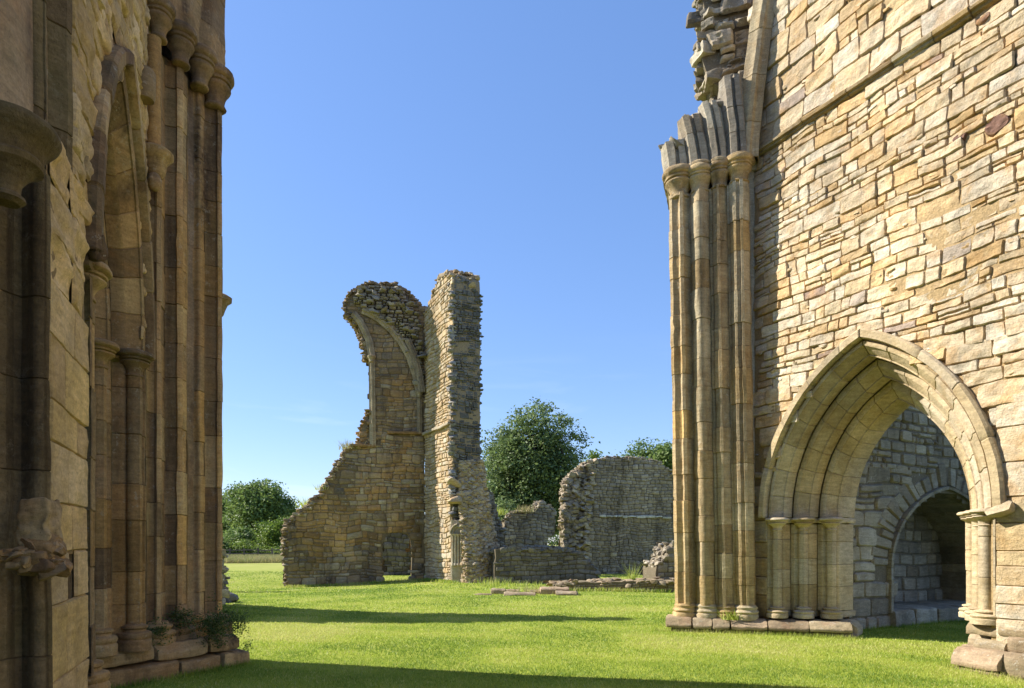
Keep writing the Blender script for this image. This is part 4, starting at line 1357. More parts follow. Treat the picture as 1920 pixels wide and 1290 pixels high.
def build_near_pier():
    rng = random.Random(41)
    o = FL.w(.5, 0, -.5)
    root = thing('near_pier', 'shaded pale ashlar pier with a round corbel, broken bracket and small slot', 'pier', (o[0], o[1], 0))
    # pale face, big ashlar blocks with a slot left open
    rows = [(-.3, .28, (0, .5, 1.09)), (.28, .8, (0, .7, 1.09)), (.8, 1.3, (0, .42, 1.09)), (1.3, 1.64, (0, .46, .72, 1.09)), (1.64, 1.97, (0, .6, 1.09)), (1.97, 2.36, (0, .45, 1.09)),
            (2.36, 2.62, (0, .72, 1.09)), (2.62, 3.05, (0, .38, 1.09)), (3.05, 3.42, (0, .65, 1.09))]
    cells = []
    for a, b, us in rows:
        for u0, u1 in zip(us[:-1], us[1:]):
            if not (abs(a - 1.3) < .01 and abs(u0 - .46) < .01):
                cells.append((u0, u1, a, b))
    mb = MB()
    stones(mb, FL, cells, lambda u, z: True, rng, gap=.002, proud=(-.003, .006), rough=.02, res=.035, bev=.010, drop=.018, warp=.015, rnd=.06, wob=.006,
           tint=lambda u, v, r: (r.random(), r.uniform(.35, .65), 0), tilt=.02, freq=4)
    cells = cells_coursed(rng, .0, 1.0, 3.42, 4.2, (.2, .36), (.35, .6), .1, flush=True)
    stones(mb, FL, cells, lambda u, z: 0.0 < u < 1.09, rng, gap=.0, proud=(-.006, .012), rough=.05, res=.03, bev=.012, drop=.016, warp=.008, rnd=.12, wob=.012, tint=lambda u, v, r: (r.random(), r.uniform(.3, .7), 0), freq=5)
    sheet(mb, FL, -.02, 1.08, -.3, 4.4, lambda u, z: not (.46 < u < .72 and 1.3 < z < 1.64), -.025, .04, .008)
    a = FL.w(.46, 1.3, -.03); bq = [FL.w(.46, 1.3, -.03), FL.w(.72, 1.3, -.03), FL.w(.72, 1.64, -.03), FL.w(.46, 1.64, -.03), FL.w(.46, 1.3, -.2), FL.w(.72, 1.3, -.2), FL.w(.72, 1.64, -.2), FL.w(.46, 1.64, -.2)]
    mb.add(bq, [(0, 1, 5, 4), (1, 2, 6, 5), (2, 3, 7, 6), (3, 0, 4, 7), (4, 5, 6, 7)], None, (.5, .1, 1))
    mb.build('ashlar_face', M['pale'], root, 45)
    # recessed reveal to the left of the face, with an angle roll
    mb = MB()
    pts = [(-1.6, 1.0), (-.95, .75), (-.30, .42), (.02, .16)]
    rl = [(.005 + .055 * math.cos(t), .055 - .055 * math.sin(t)) for t in np.radians(np.linspace(215, -10, 14))]
    pr = resample(np.array(pts + rl + [(.07, .06), (.075, .2)]), .05); nn = prof_normals(pr)
    nb = [0 if p[0] < -.03 else 1 for p in pr]
    sweep(mb, pr, nn, stations(-.3, 4.05, (.5, .72), rng, .006, .008, .1), lambda q, z: FL.w(q[:, 0], np.full(len(q), z), -q[:, 1]), rng, nb, .008, .006, ltint, 4, .03)
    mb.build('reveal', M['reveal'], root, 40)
    mb = MB()
    c = P(12, 232, 3.55)
    zt = c[2]
    prf = [(.82 * a_, b_ * .9) for a_, b_ in [(.07, -.47), (.105, -.445), (.10, -.425), (.075, -.41), (.085, -.36), (.12, -.31), (.165, -.27), (.20, -.25), (.21, -.22), (.195, -.2), (.205, -.18), (.215, -.15), (.25, -.12), (.285, -.085), (.30, -.05), (.295, -.02), (.28, 0)]]
    lathe(mb, (c[0], c[1], zt), prf, rng, 40, .008, (.3, .45, 0))
    mb.build('corbel', M['reveal'], root, 30)
    # clustered arch mouldings rising above the corbel
    mb = MB()
    pts = [(-1.7, 1.3), (-.30, .62)]
    for (w, d, r) in ((-.16, .50, .07), (.02, .40, .055), (.17, .30, .05), (.33, .17, .06)):
        pts += roll(w, d, r, 205, -25, 12, .016)
        pts += [(w + r + .02, d + .06)]
    pts += [(.50, .10), (.54, .02), (.60, .0), (.62, .05)]
    pr = resample(np.array(pts), .04); nn = prof_normals(pr)
    sweep(mb, pr, nn, stations(zt - .05, 8.5, (.5, .8), rng, .006, .01, .1), lambda q, z: FL.w(q[:, 0] - .012 * (z - 4) ** 2, np.full(len(q), z), -q[:, 1]), rng, None, .008, .004, ltint, 4, .03)
    mb.build('arch_springer', M['reveal'], root, 40)
    # broken bracket
    bk = MB()
    for (x, y, Dp, dm, rg_) in ((80, 985, 4.0, (.15, .2, .30), .04), (84, 1050, 4.0, (.17, .2, .11), .05)):
        block(bk, P(x, y, Dp), FL.n * -1 + FL.u * .25, dm, rng, .02, 22, rg_, col=(rng.uniform(.5, 1), rng.uniform(.45, .75), 0))
    for k in range(34):
        t = rng.random()
        x, y = 105 - 100 * t + rng.uniform(-8, 8), 1035 + 12 * t + rng.uniform(-26, 34) * (1 - t) ** .7
        sz = .05 + .09 * (1 - t)
        rock(bk, P(x, y, 3.98 - .14 * t), (sz * 1.5, .14, sz * .8), rng, .1, 3, .2, .5, col=(rng.uniform(.3, 1), rng.uniform(.35, .8), 0), tiltx=.2)
    bk.build('broken_bracket', M['left'], root, 45)
    # solid body behind
    mb = MB()
    pts = [FL.w(.02, 0, -.2)[:2], FL.w(1.06, 0, -.03)[:2], FL.w(1.06, 0, -1.0)[:2], FL.w(.6, 0, -2.0)[:2], FL.w(-1.6, 0, -1.6)[:2], FL.w(-1.6, 0, -1.02)[:2]]
    n = len(pts)
    mb.add([(*p, -.3) for p in pts] + [(p[0], p[1], 9.8) for p in pts], [(i, (i + 1) % n, (i + 1) % n + n, i + n) for i in range(n)], [(n, n + i, n + i + 1) for i in range(1, n - 1)])
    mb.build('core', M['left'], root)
build_near_pier()

def build_left_wall():
    rng = random.Random(43)
    o = FL.w(2.7, 0, -.5)
    root = thing('arcade_wall', 'shaded brown wall over a tall narrow pointed arch, between the two left piers', 'wall', (o[0], o[1], 0))
    hole = in_arch(LUC, LC, LZ, 2.95)
    H, U0, U1 = 9.8, .6, 4.75
    mb = MB()
    cells = cells_coursed(rng, U0, U1, 4.2, H, (.16, .34), (.25, .7), .3, True, True)
    stones(mb, FL, cells, lambda u, z: U0 < u < U1 and not hole(u, z) and z > LZ and u + .02 > U0, rng, gap=.0, proud=(-.010, .016), rough=.05, res=.035, bev=.016, drop=.025, warp=.012, rnd=.15,
           wob=.012, tint=lambda u, v, r: (r.random(), r.uniform(.2, .7), 0), freq=5)
    sheet(mb, FL, U0, U1, LZ, H, lambda u, z: not in_arch(LUC, LC, LZ, 2.9)(u, z), -.03, .08, .02)
    mb.build('masonry', M['pale'], root, 45)
    mb = MB()
    fb = Frame(FL.w(U1, 0, -1.0)[:2], -FL.u)
    sheet(mb, fb, 0, U1 - U0, LZ, H, lambda u, z: not in_arch(U1 - LUC, LC, LZ, 2.1)(u, z), 0, .12, .02, col=(.4, .4, 0))
    mb.add(np.array([FL.w(U0, H, -.03), FL.w(U1, H, -.03), FL.w(U1, H, -1.), FL.w(U0, H, -1.)]), [(0, 1, 2, 3)])
    mb.build('wall_core', M['left'], root)
    portal(FL, LUC, LC, LZ, [(2.92, 2.60, 0, .32), (2.62, 2.29, .32, .63), (2.31, 2.02, .63, 1.02)], (2.90, 3.05), root, M['left'], rng, .42, (.10, .16), tint=ltint, base_h=.34, cap_h=.3, hood_d=.09)
    # pale spur of older masonry and a rolled stump on the wall face
    mb = MB(); lathe(mb, FL.w(4.05, 7.05, .03), [(.10, 0), (.12, .05), (.12, .32), (.10, .36)], rng, 18, .01, (.5, .45, 0))
    mb.build('stump', M['left'], root, 45)
    w = FL.w(LUC - (2.98 - LC), LZ + .05, .05)
    mb = MB(); rock(mb, w, (.14, .1, .2), rng, .3, 3, .12, .5, (.4, .3, 0)); mb.build('hood_stop', M['left'], root, 45)
    # the nave wall runs on past the viewer
    mb = MB()
    a, b = FL.w(-1.65, 0, -.85)[:2], FL.w(-17, 0, -.85)[:2]
    block(mb, (*((a + b) / 2), 5.6), b - a, (np.linalg.norm(b - a), 1.2, 12.0), rng, .08, 16, .05)
    fn = Frame(a + FL.n * .62, a - b)
    stones(mb, fn, cells_coursed(rng, -15, 0, -.2, 11.4, (.3, .5), (.5, 1.0), .1), lambda u, z: -15 < u < -.3, rng, gap=.004, proud=(-.01, .02), rough=.03, res=.16, bev=.02, drop=.04, warp=.03, rnd=.12, tint=lambda u, v, r: (r.random(), r.uniform(.2, .8), 0))
    mb.build('nave_wall_run', M['left'], root, 40)
    # transept wall running away behind, out of the photograph but shading the foreground
    mb = MB()
    a, b = np.array([-5.7, 9.2]), np.array([-15.0, 6.1])
    block(mb, (*((a + b) / 2), 5.0), b - a, (np.linalg.norm(b - a), 1.0, 10.6), rng, .08, 14, .06)
    mb.build('transept_wall', M['left'], root, 40)
build_left_wall()

def build_far_pier():
    rng = random.Random(47)
    root = thing('stepped_pier', 'tall shaded brown clustered pier on the left against the sky, stepped shafts with capitals above', 'pier', (-5.2, 9.6, 0))
    steps = [[(274, 8.42), (279, 8.55), (297, 8.62), (309, 8.97)], [(309, 8.97), (313, 8.99), (337, 9.03), (350, 9.22)],
             [(350, 9.22), (351, 9.34), (362, 9.44), (375, 9.42), (383, 9.54)], [(383, 9.54), (386, 9.57), (411, 9.66), (413, 9.72), (411.5, 9.85)]]
    ZC = 8.15
    for i, s in enumerate(steps):
        sr = random.Random(800 + i)
        base = [W2(x, D) for x, D in s]
        pr = round_corners(base, .05, 6) if i != 2 else round_corners(base, .09, 8)
        pr = resample(pr, .022); nn = prof_normals(pr)
        if i in (0, 1, 3):   # angle bead at the projecting corner
            k = int(np.argmin(np.linalg.norm(pr - base[2], axis=1)))
            for m in range(len(pr)):
                dd = np.linalg.norm(pr[m] - base[2])
                pr[m] = pr[m] + nn[m] * (.034 if dd < .042 else 0)
            nn = prof_normals(pr)
        mb = MB()
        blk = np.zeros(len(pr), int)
        if i != 2:      # angle roll and nave side paler: bounced light put into the tint
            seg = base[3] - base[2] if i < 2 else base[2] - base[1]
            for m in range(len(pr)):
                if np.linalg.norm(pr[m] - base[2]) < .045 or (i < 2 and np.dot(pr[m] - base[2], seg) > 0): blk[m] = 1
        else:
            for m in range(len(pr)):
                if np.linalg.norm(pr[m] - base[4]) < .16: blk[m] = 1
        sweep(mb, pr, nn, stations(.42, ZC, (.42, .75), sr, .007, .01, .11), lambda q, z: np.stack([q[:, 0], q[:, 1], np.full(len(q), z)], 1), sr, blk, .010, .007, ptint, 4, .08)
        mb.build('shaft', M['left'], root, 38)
    # corbelled colonette with a small carved head
    mb = MB()
    c = W2(288, 8.5)
    z0, z1 = px_z(285, 8.5), px_z(72, 8.5)
    V = [(.085, z0)] + [(.085, z) for z in np.linspace(z0 + .1, z1 - .1, 8)] + [(.085, z1)]
    lathe(mb, (c[0], c[1], 0), V, rng, 22, .006, (.8, .75, 0))
    cl = mb.build('colonette', M['left'], root, 60)
    mb = MB(); lathe(mb, (c[0] + .03, c[1], z0 - .34), [(.07, 0), (.10, .04), (.12, .12), (.13, .2), (.17, .24), (.205, .28), (.205, .33), (.17, .36)], rng, 26, .008, (.7, .55, 0))
    mb.build('corbel', M['left'], root, 45)
    # carved head under the corbel
    mb = MB()
    v, f = ico(3)
    h = v * np.array([.085, .09, .115])
    fr_ = -v[:, 1]
    h[:, 1] -= .03 * np.exp(-((v[:, 0]) / .16) ** 2 - ((v[:, 2] + .05) / .28) ** 2) * (fr_ > 0)
    for sx in (-.38, .38):
        h[:, 1] += .022 * np.exp(-((v[:, 0] - sx) / .17) ** 2 - ((v[:, 2] - .22) / .13) ** 2) * (fr_ > 0)
    h[:, 1] += .012 * np.exp(-((v[:, 0]) / .25) ** 2 - ((v[:, 2] + .5) / .08) ** 2) * (fr_ > 0)
    mb.add(h + np.array([c[0] + .06, c[1] - .09, z0 - .43]), None, f, (.95, .75, 0))
    mb.build('carved_head', M['left'], root, 180)
    # capitals
    for (x, D, r, R2, ztop, hh) in ((297, 8.60, .09, .205, 8.66, .46), (338, 9.0, .10, .215, 8.64, .48), (374, 9.36, .11, .235, 8.6, .5), (403, 9.64, .13, .26, 8.52, .54)):
        c = W2(x, D)
        mb = MB(); lathe(mb, (c[0], c[1], ztop - hh), cap_profile(r, R2, hh), rng, 30, .012, (rng.random(), .6, 0), chip=.3)
        mb.build('capital', M['left'], root, 45)
    # springers above
    for (x, D, z1) in ((290, 8.75, 10.8), (330, 9.15, 10.6), (372, 9.6, 10.3)):
        c = W2(x, D)
        h = .155
        sec = np.array([(-h, .5), (-h, .05), (-h * .5, -.06), (-.02, -.12), (.03, -.1), (h * .5, -.05), (h, .04), (h, .5)])
        pr = resample(sec, .05); nn = prof_normals(pr)
        mb = MB()
        sweep(mb, pr, nn, stations(8.58, z1, (.5, .8), rng, .008, .012, .1), lambda q, z: np.stack([c[0] + q[:, 0] + .02 * (z - 8.6), c[1] + q[:, 1] * 1.0, np.full(len(q), z)], 1), rng, None, .025, .006,
              lambda k, b, r: (r.uniform(0, .5), r.uniform(.4, .8), 0), 4, .1)
        mb.build('springer', M['left'], root, 40)
    mb = MB()
    for pts, zt in (([W2(411, 9.80), (-8.0, 10.6), (-8.0, 9.2), W2(215, 8.9), W2(275, 8.75), W2(300, 8.98), W2(345, 9.28), W2(383, 9.60)], 8.3),
                    ([W2(392, 9.9), (-8.0, 10.6), (-8.0, 9.2), W2(215, 8.9), W2(275, 9.0), W2(300, 9.15), W2(340, 9.5)], 10.6)):
        pts = pts[::-1]
        n = len(pts)
        mb.add([(*p, -.2) for p in pts] + [(p[0], p[1], zt) for p in pts], [(i, (i + 1) % n, (i + 1) % n + n, i + n) for i in range(n)], [(n, n + i, n + i + 1) for i in range(1, n - 1)])
    mb.build('core', M['left'], root)
    # weathered bases and plinth blocks
    for (x, D, r, R2) in ((290, 8.62, .16, .24), (330, 9.02, .14, .24), (366, 9.42, .12, .22), (398, 9.62, .18, .27)):
        c = W2(x, D)
        mb = MB(); lathe(mb, (c[0], c[1], .36), base_profile(r, R2, .34), rng, 26, .02, (rng.random(), .45, 0), chip=.4)
        mb.build('base', M['left'], root, 45)
    A, B = np.array([-4.78, 7.55]), np.array([-3.73, 9.5])
    fp = Frame(A, B - A)
    L = np.linalg.norm(B - A)
    pl = part_empty('plinth', root)
    for (u0, u1, z0, z1, ins) in ((-.75, .02, -.05, .22, 0), (.04, 1.12, -.06, .235, -.02), (1.14, 1.75, -.05, .2, .01), (1.77, L + .02, -.04, .2, 0),
                                  (-.75, -.12, .235, .47, .05), (-.1, .82, .25, .485, .03), (.84, 1.6, .215, .43, .05), (1.62, L - .1, .21, .42, .07)):
        mb = MB(); block(mb, fp.w((u0 + u1) / 2, (z0 + z1) / 2, -.45 - ins), fp.u, (u1 - u0 - .02, .9, z1 - z0 - .008), rng, .04, 10, .02, chamfer=.05 if z0 > .1 else .02, col=(rng.random(), rng.uniform(.5, .85), 0))
        mb.build('plinth_stone', M['left'], pl, 40)
    for (u, z, s) in ((L - .16, .5, .36), (L - .5, .52, .3)):
        mb = MB(); rock(mb, fp.w(u, z - .06, -.55), (s, s, s * .6), rng, .4, 3, .15, .5, (.5, .5, 0)); mb.build('plinth_stone', M['left'], pl, 45)
    for k, (u, z, d, rr, n, lab) in enumerate(((.9, .5, -.22, (.16, .1, .12), 260, 'dark ivy patch on the left pier plinth, nearest the near pier'), (1.62, .42, .0, (.2, .12, .22), 420, 'leafy ivy clump hanging over the middle of the left plinth'),
                                               (1.95, .56, -.1, (.22, .14, .14), 340, 'ivy clump on top of the left plinth beside its right corner'), (1.35, .62, -.3, (.14, .1, .14), 240, 'small ivy sprig against the foot of the left pier shafts'))):
        plant('ivy', lab, fp.w(u, z, d), rr, n * 3, .03, 'ivy', 60 + k, 'ivy', group='ivy on the left plinth')
    plant('wild_shoots', 'light leafy shoots sprouting against the sunny lawn from the left plinth corner', fp.w(L - .1, .42, -.05), (.14, .1, .2), 110, .03, 'leaf_lime', 71, 'plant', stems=1)
    plant('wild_shoots', 'leafy shoots low at the outer right end of the left plinth', fp.w(L + .05, .08, -.1), (.12, .1, .18), 90, .03, 'leaf_mid', 72, 'plant', stems=1)
build_far_pier()

def build_hidden_fragment():
    rng = random.Random(53)
    f = Frame((-8.25, 14.7), (.035, 1))
    root = thing('wall_fragment', 'ruined wall fragment standing beyond the left pier, only its moulded capital showing past the edge', 'ruin', (-8.3, 17, 0))
    mb = MB()
    poly = np.array([(0, -.2), (.5, 2.2), (.9, 3.5), (1.5, 5.4), (2.1, 6.8), (2.7, 8.0), (3.15, 8.15), (3.25, 5.5), (3.4, 3.4), (3.7, 1.6), (4.1, .6), (4.15, -.2)])
    ruin_wall(mb, f, poly, .8, rng, (.25, .42), (.35, .8), edge=poly[:11], res=.3, tint=lambda u, v, r: (r.random(), r.uniform(.3, .7), 0))
    mb.build('masonry', M['rubble'], root, 50)
    mb = MB(); c = P(407, 590, 17.75); lathe(mb, c, [(.12, -8.0), (.12, -.05), (.16, 0), (.2, .12), (.28, .3), (.36, .36), (.37, .45), (.3, .5)], rng, 24, .015, (.3, .5, 0))
    mb.build('capital', M['left'], root, 45)
    mb = MB(); rock(mb, (-8.65, 19.9, .08), (.9, .8, .5), rng, .3, 3, col=(.3, .2, 0)); rock(mb, (-8.5, 19.6, .0), (.6, .5, .3), rng, .3, 3, col=(.5, .3, 0))
    tag(mb.build('fallen_stones', M['grey_rubble'], None, 45), 'low mossy fallen stones on the grass beside the left pier edge', 'rubble', kind='thing')
    root = thing('wall_stub', 'thin stub of ruined wall hidden beyond the left pier, throwing a narrow shadow', 'ruin', (-11.4, 25.6, 0))
    f = Frame((-12.3, 25.7), (1, .12)); mb = MB()
    poly = np.array([(0, -.2), (0, 2.4), (.5, 2.7), (.9, 1.9), (1.1, -.2)])
    ruin_wall(mb, f, poly, .5, rng, edge=poly[:5], res=.3)
    mb.build('masonry', M['rubble'], root, 50)
build_hidden_fragment()

# ---------------------------------------------------------------- the standing tower of the east end
C0 = np.array([-4.29, 32.7])
FWL = Frame(C0 - np.array([.982, .191]) * 6.6, (.982, .191))
FWR = Frame(C0, (.45, -.893))
FE_ = Frame(FWR.w(3.62, 0, 0)[:2], (.893, .45))

def ttint(u, v, r):
    n = float(fbm(np.array([[u * .55, v * .55, 3.3]]), 2, 91)[0])
    m = float(fbm(np.array([[u * .8, v * .5, 8.8]]), 2, 95)[0])
    g = min(1, max(0, .5 + .7 * m + r.uniform(-.25, .25)))
    if v > 9.8: return (r.uniform(0, .35), g * .9, 0)
    if n > .12: return (r.uniform(.5, .7), g, 0)          # orange-brown patches
    if n < -.18 or v < 1.6: return (r.uniform(0, .35) if r.random() < .7 else r.uniform(.7, 1), g, 0)   # grey patches
    return (r.uniform(.15, 1), g, 0)

def build_tower():
    rng = random.Random(61)
    root = thing('ruined_tower', 'tall ruined tower corner with a broken vault arch and low doorway on the lawn', 'ruin', (-5.5, 32, 0))
    # --- left wing: lower wall with the doorway, and tall pier of the window
    low = FWL.poly([(537, 1104), (533, 1030), (534, 990), (549, 972), (562, 960), (577, 948), (590, 935), (601, 926), (612, 905), (622, 890), (634, 868), (646, 850), (655, 838), (700, 834), (726, 812), (797, 812),
                    (797, 1104), (772, 1104), (772, 1012), (766, 1001), (748, 996), (733, 997), (723, 1004), (717, 1020), (717, 1104)])
    lo_edge = low[0:14]
    mb = MB()
    ruin_wall(mb, FWL, low, 1.3, rng, (.16, .38), (.2, .75), edge=lo_edge, res=.12, tint=ttint, size=(.16, .34), dens=1.3)
    edge_rocks(mb, FWL, low[1:13], .5, rng, (.14, .3), lambda u, v, r: (r.choice((.05, .2, .95)), r.uniform(.4, .9), 0), .06, 2.4, .04)
    mb.build('lower_wall', M['tower'], root, 50)
    up = FWL.poly([(694, 838), (693, 760), (693, 672), (686, 668), (679, 632), (668, 606), (656, 592), (648, 577), (650, 562), (661, 545), (690, 530), (740, 532), (766, 549), (788, 572), (799, 578), (799, 815), (726, 815), (700, 838)])
    mb = MB()
    ruin_wall(mb, FWL, up, 1.25, rng, (.18, .34), (.28, .7), edge=up[3:15], res=.12, tint=ttint, size=(.16, .34), dens=1.2)
    edge_rocks(mb, FWL, up[5:14], .5, rng, (.14, .3), ttint, .05, 2.0, .06)
    mb.build('upper_wall', M['tower'], root, 50)
    # stub of broken wall beside the window
    mb = MB()
    st = FWL.poly([(672, 838), (678, 800), (684, 788), (690, 770), (692, 838)])
    ruin_wall(mb, FWL, st, 1.2, rng, edge=st, res=.15, tint=ttint, size=(.2, .4), back=False, dens=1.5)
    mb.build('broken_stub', M['tower'], root, 50)
    # rubble vault remains projecting above the wall rib
    rib = [(787, 735), (779, 700), (768, 668), (752, 640), (732, 616), (712, 599), (694, 588), (680, 582)]
    vp = FWL.poly(rib + [(664, 570), (664, 552), (690, 535), (738, 537), (760, 554), (780, 580), (790, 612), (795, 720)])
    ins = in_poly(vp)
    lo, hi = vp.min(0), vp.max(0)
    mb = MB()
    dark = lambda u, v, r: (r.uniform(0, .3), r.uniform(.15, .6), 0)
    corner = FWL.px(797, 600)[0]
    stones(mb, FWL, cells_coursed(rng, lo[0], hi[0], lo[1], hi[1], (.14, .26), (.18, .5), .3), ins, rng, proud=(.05, .22), rough=.05, res=.1, drop=.2, bev=.05, tint=dark, d0=.12)
    for k in range(140):
        u, v = rng.uniform(lo[0], hi[0]), rng.uniform(lo[1], hi[1])
        if ins(u, v): rock(mb, FWL.w(u, v, rng.uniform(.1, .4)), (rng.uniform(.2, .5), rng.uniform(.3, .5), rng.uniform(.12, .26)), rng, .2 + rng.gauss(0, .3), 1, col=dark(0, 0, rng))
    mb.build('broken_vault', M['rubble'], root, 50)
    def tube(pts, r, name, mat, fr, d, w=None):
        pp = resample(np.array([fr.px(*p) for p in pts]), .2)
        tg = np.gradient(pp, axis=0); tg /= np.linalg.norm(tg, axis=1, keepdims=True)
        sec = [(-r * 1.5, -r * .6), (-r * 1.5, r * .3), (-r * .7, r * .5), (-r * .4, r * 1.1), (r * .4, r * 1.1), (r * .7, r * .5), (r * 1.5, r * .3), (r * 1.5, -r * .6)]
        V = []
        for p, t in zip(pp, tg):
            for (a, b) in sec:
                V.append(fr.w(p[0] - t[1] * a, p[1] + t[0] * a, d + b))
        m = len(sec)
        V = np.array(V); V = V + .012 * vec_noise(V * 4, 3)
        Q = [(j * m + i, j * m + i + 1, (j + 1) * m + i + 1, (j + 1) * m + i) for j in range(len(pp) - 1) for i in range(m - 1)]
        mb = MB(); mb.add(V, Q, None, np.repeat(np.stack([np.full(len(pp), .9), .45 + .25 * np.array([rng.uniform(-1, 1) for _ in pp]), np.zeros(len(pp))], 1), m, 0))
        return mb.build(name, mat, root, 40)
    tube(rib, .13, 'wall_rib', M['tower'], FWL, .1)
    tube([(791, 738), (785, 700), (776, 668), (764, 640)], .1, 'wall_rib', M['tower'], FWL, .3)
    tube([(786, 812), (786, 738)], .08, 'shaft', M['tower'], FWL, .08)
    tube([(699, 836), (698, 760), (697, 672)], .10, 'window_shaft', M['tower'], FWL, .05)
    tube([(697, 668), (692, 640), (684, 620), (675, 603), (662, 588)], .11, 'window_arch', M['tower'], FWL, .05)
    for (x, y, D) in ((697, 676, 31.2), (786, 742, 32.4)):
        mb = MB(); p = FWL.w(*FWL.px(x, y), .14); lathe(mb, p, [(.08, -.12), (.12, -.1), (.1, -.05), (.14, .06), (.2, .12), (.2, .18), (.15, .2)], rng, 16, .01, (.9, .5, 0)); mb.build('capital', M['tower'], root, 45)
    for seg in ([(655, 836), (702, 836)], [(726, 812), (797, 812)]):
        mb = MB(); a, b = FWL.px(*seg[0]), FWL.px(*seg[1])
        block(mb, FWL.w((a[0] + b[0]) / 2, (a[1] + b[1]) / 2, .02), FWL.u, (b[0] - a[0], .3, .13), rng, .03, 9, .02, col=(.6, .3, 0)); mb.build('sill', M['tower'], root, 45)
    # --- right wing, sunlit inner face
    rp = FWR.poly([(797, 1104), (796, 560), (802, 556), (818, 530), (822, 516), (826, 514)])
    Lr = 3.62
    poly = np.array([(0, -.4), (0, 13.0), (.35, 13.2), (1.0, 13.6), (1.9, 14.0), (2.5, 14.05), (3.0, 14.0), (Lr, 13.5), (Lr + .03, 9), (Lr, 5.2), (Lr - .08, 3.2), (Lr, -.4)])
    lit = lambda u, v, r: (r.uniform(.35, 1) if r.random() < .9 else r.uniform(0, .4), r.uniform(.45, .85), 0)
    mb = MB()
    cells = cells_coursed(rng, 0, Lr + .1, -.4, 13.9, (.13, .3), (.22, .6), .3)
    stones(mb, FWR, cells, in_poly(poly), rng, gap=.004, proud=(0, .045), rough=.035, res=.1, bev=.03, drop=.055, rnd=.25, tint=lit, warp=.09, wob=.025)
    core_poly(mb, FWR, poly, -.03, -1.35)
    edge_rocks(mb, FWR, poly[1:8], 1.3, rng, (.2, .42), lambda u, v, r: (r.uniform(0, .6), r.uniform(.3, .8), 0), .08, 1.6)
    mb.build('sunlit_wall', M['buff'], root, 50)
    # end of the wing: ragged dark rubble core
    W_ = 1.34
    pe = np.array([(.10, -.3), (.10, 13.3), (.3, 13.6), (.6, 13.5), (.95, 13.3), (1.2, 13.0), (W_, 12.7), (W_ + .02, 9.5), (W_ - .05, 7), (W_ + .08, 5.5), (W_ + .25, 4), (W_ + .45, 2.6), (W_ + .75, 1), (W_ + .8, -.3)])
    dk = lambda u, v, r: (r.uniform(0, .42) if v > 5 else r.uniform(0, 1), r.uniform(.02, .45), 0)
    mb = MB()
    cells = cells_coursed(rng, .06, W_ + .9, -.3, 13.7, (.10, .24), (.16, .42), .3, True)
    stones(mb, FE_, cells, in_poly(pe), rng, gap=.004, proud=(0, .11), rough=.04, res=.08, bev=.03, drop=.08, rnd=.2, tint=dk, warp=.10, d0=.0, wob=.03)
    core_poly(mb, FE_, pe, -.06, -1.2)
    edge_rocks(mb, FE_, pe[6:13], .6, rng, (.14, .3), dk, .05, 1.2)
    edge_rocks(mb, FE_, pe[1:7], .4, rng, (.16, .34), dk, .06, 1.6)
    # bright corner stones of the broken edge
    for k in range(70):
        z = rng.uniform(3, 13)
        rock(mb, FE_.w(rng.uniform(-.06, .06), z, rng.uniform(-.05, .06)), (.35, .3, rng.uniform(.12, .22)), rng, .46, 1, col=(rng.uniform(.6, 1), rng.uniform(.5, .8), 0))
    mb.build('broken_end', M['grey_rubble'], root, 50)
    # collapsed rubble flaring out at the foot
    mb = MB()
    for k in range(3200):
        z = 5.4 * rng.random() ** 1.3
        f = 1 - z / 5.4
        u = rng.uniform(.42 - .1 * f, W_ + .12 + .95 * f ** 1.5)
        d = .08 + 1.15 * f ** 1.5 * (1 - .6 * abs((u - .85) / 1.2)) - rng.uniform(0, .16)
        s = rng.uniform(.12, .3)
        rock(mb, FE_.w(u, z, d), (s * 1.4, s, s * .6), rng, .46 + rng.gauss(0, .5), 1, .2, col=(rng.uniform(0, 1), rng.uniform(.2, .85), 0), tiltx=.2)
    for k in range(14):   # solid fill behind the loose faces
        z = 4.6 * k / 14; f = 1 - z / 5.4
        block(mb, FE_.w(.95 + .12 * f, z, .3 * f - .2), FE_.u, (1.0 + .6 * f, .3 + .75 * f ** 1.4, .4), rng, .1, 6, .05, col=(.6, .3, 0))
    for (x, y) in ((852, 905), (868, 925), (850, 940)):
        c = FE_.w(*FE_.px(x, y), .1); rock(mb, c, (.7, .5, .35), rng, .46, 2, .2, col=(.9, .7, 0), tiltx=.3)
    mb.build('collapsed_rubble', M['buff'], root, 50)
    # blind arch with two shafts on the sunlit corner
    nk = part_empty('blind_arch', root)
    u0, u1 = .0, .62
    zb, zs_, zt = .75, 2.15, 3.0
    ff = Frame(FE_.w(-.1, 0, .14)[:2], FE_.u * .8 + FWR.u * .6)
    mb = MB(); block(mb, ff.w(.32, 1.3, -.3), ff.u, (.74, .4, 2.9), rng, .04, 20, .05, col=(.7, .4, 0)); mb.build('backing', M['buff'], nk, 45)
    for uu in (.08, .2, .33, .46):
        mb = MB(); p = ff.w(uu, zb, -.02); r = .045 if uu not in (.2, .33) else .055
        lathe(mb, p, [(r * 1.5, 0), (r * 1.5, .08), (r, .12)] + [(r, z) for z in np.linspace(.2, zs_ - zb - .12, 7)] + [(r * 1.3, zs_ - zb - .08), (r * 1.8, zs_ - zb)], rng, 12, .008, (.8, .6, 0)); mb.build('shaft', M['buff'], nk, 45)
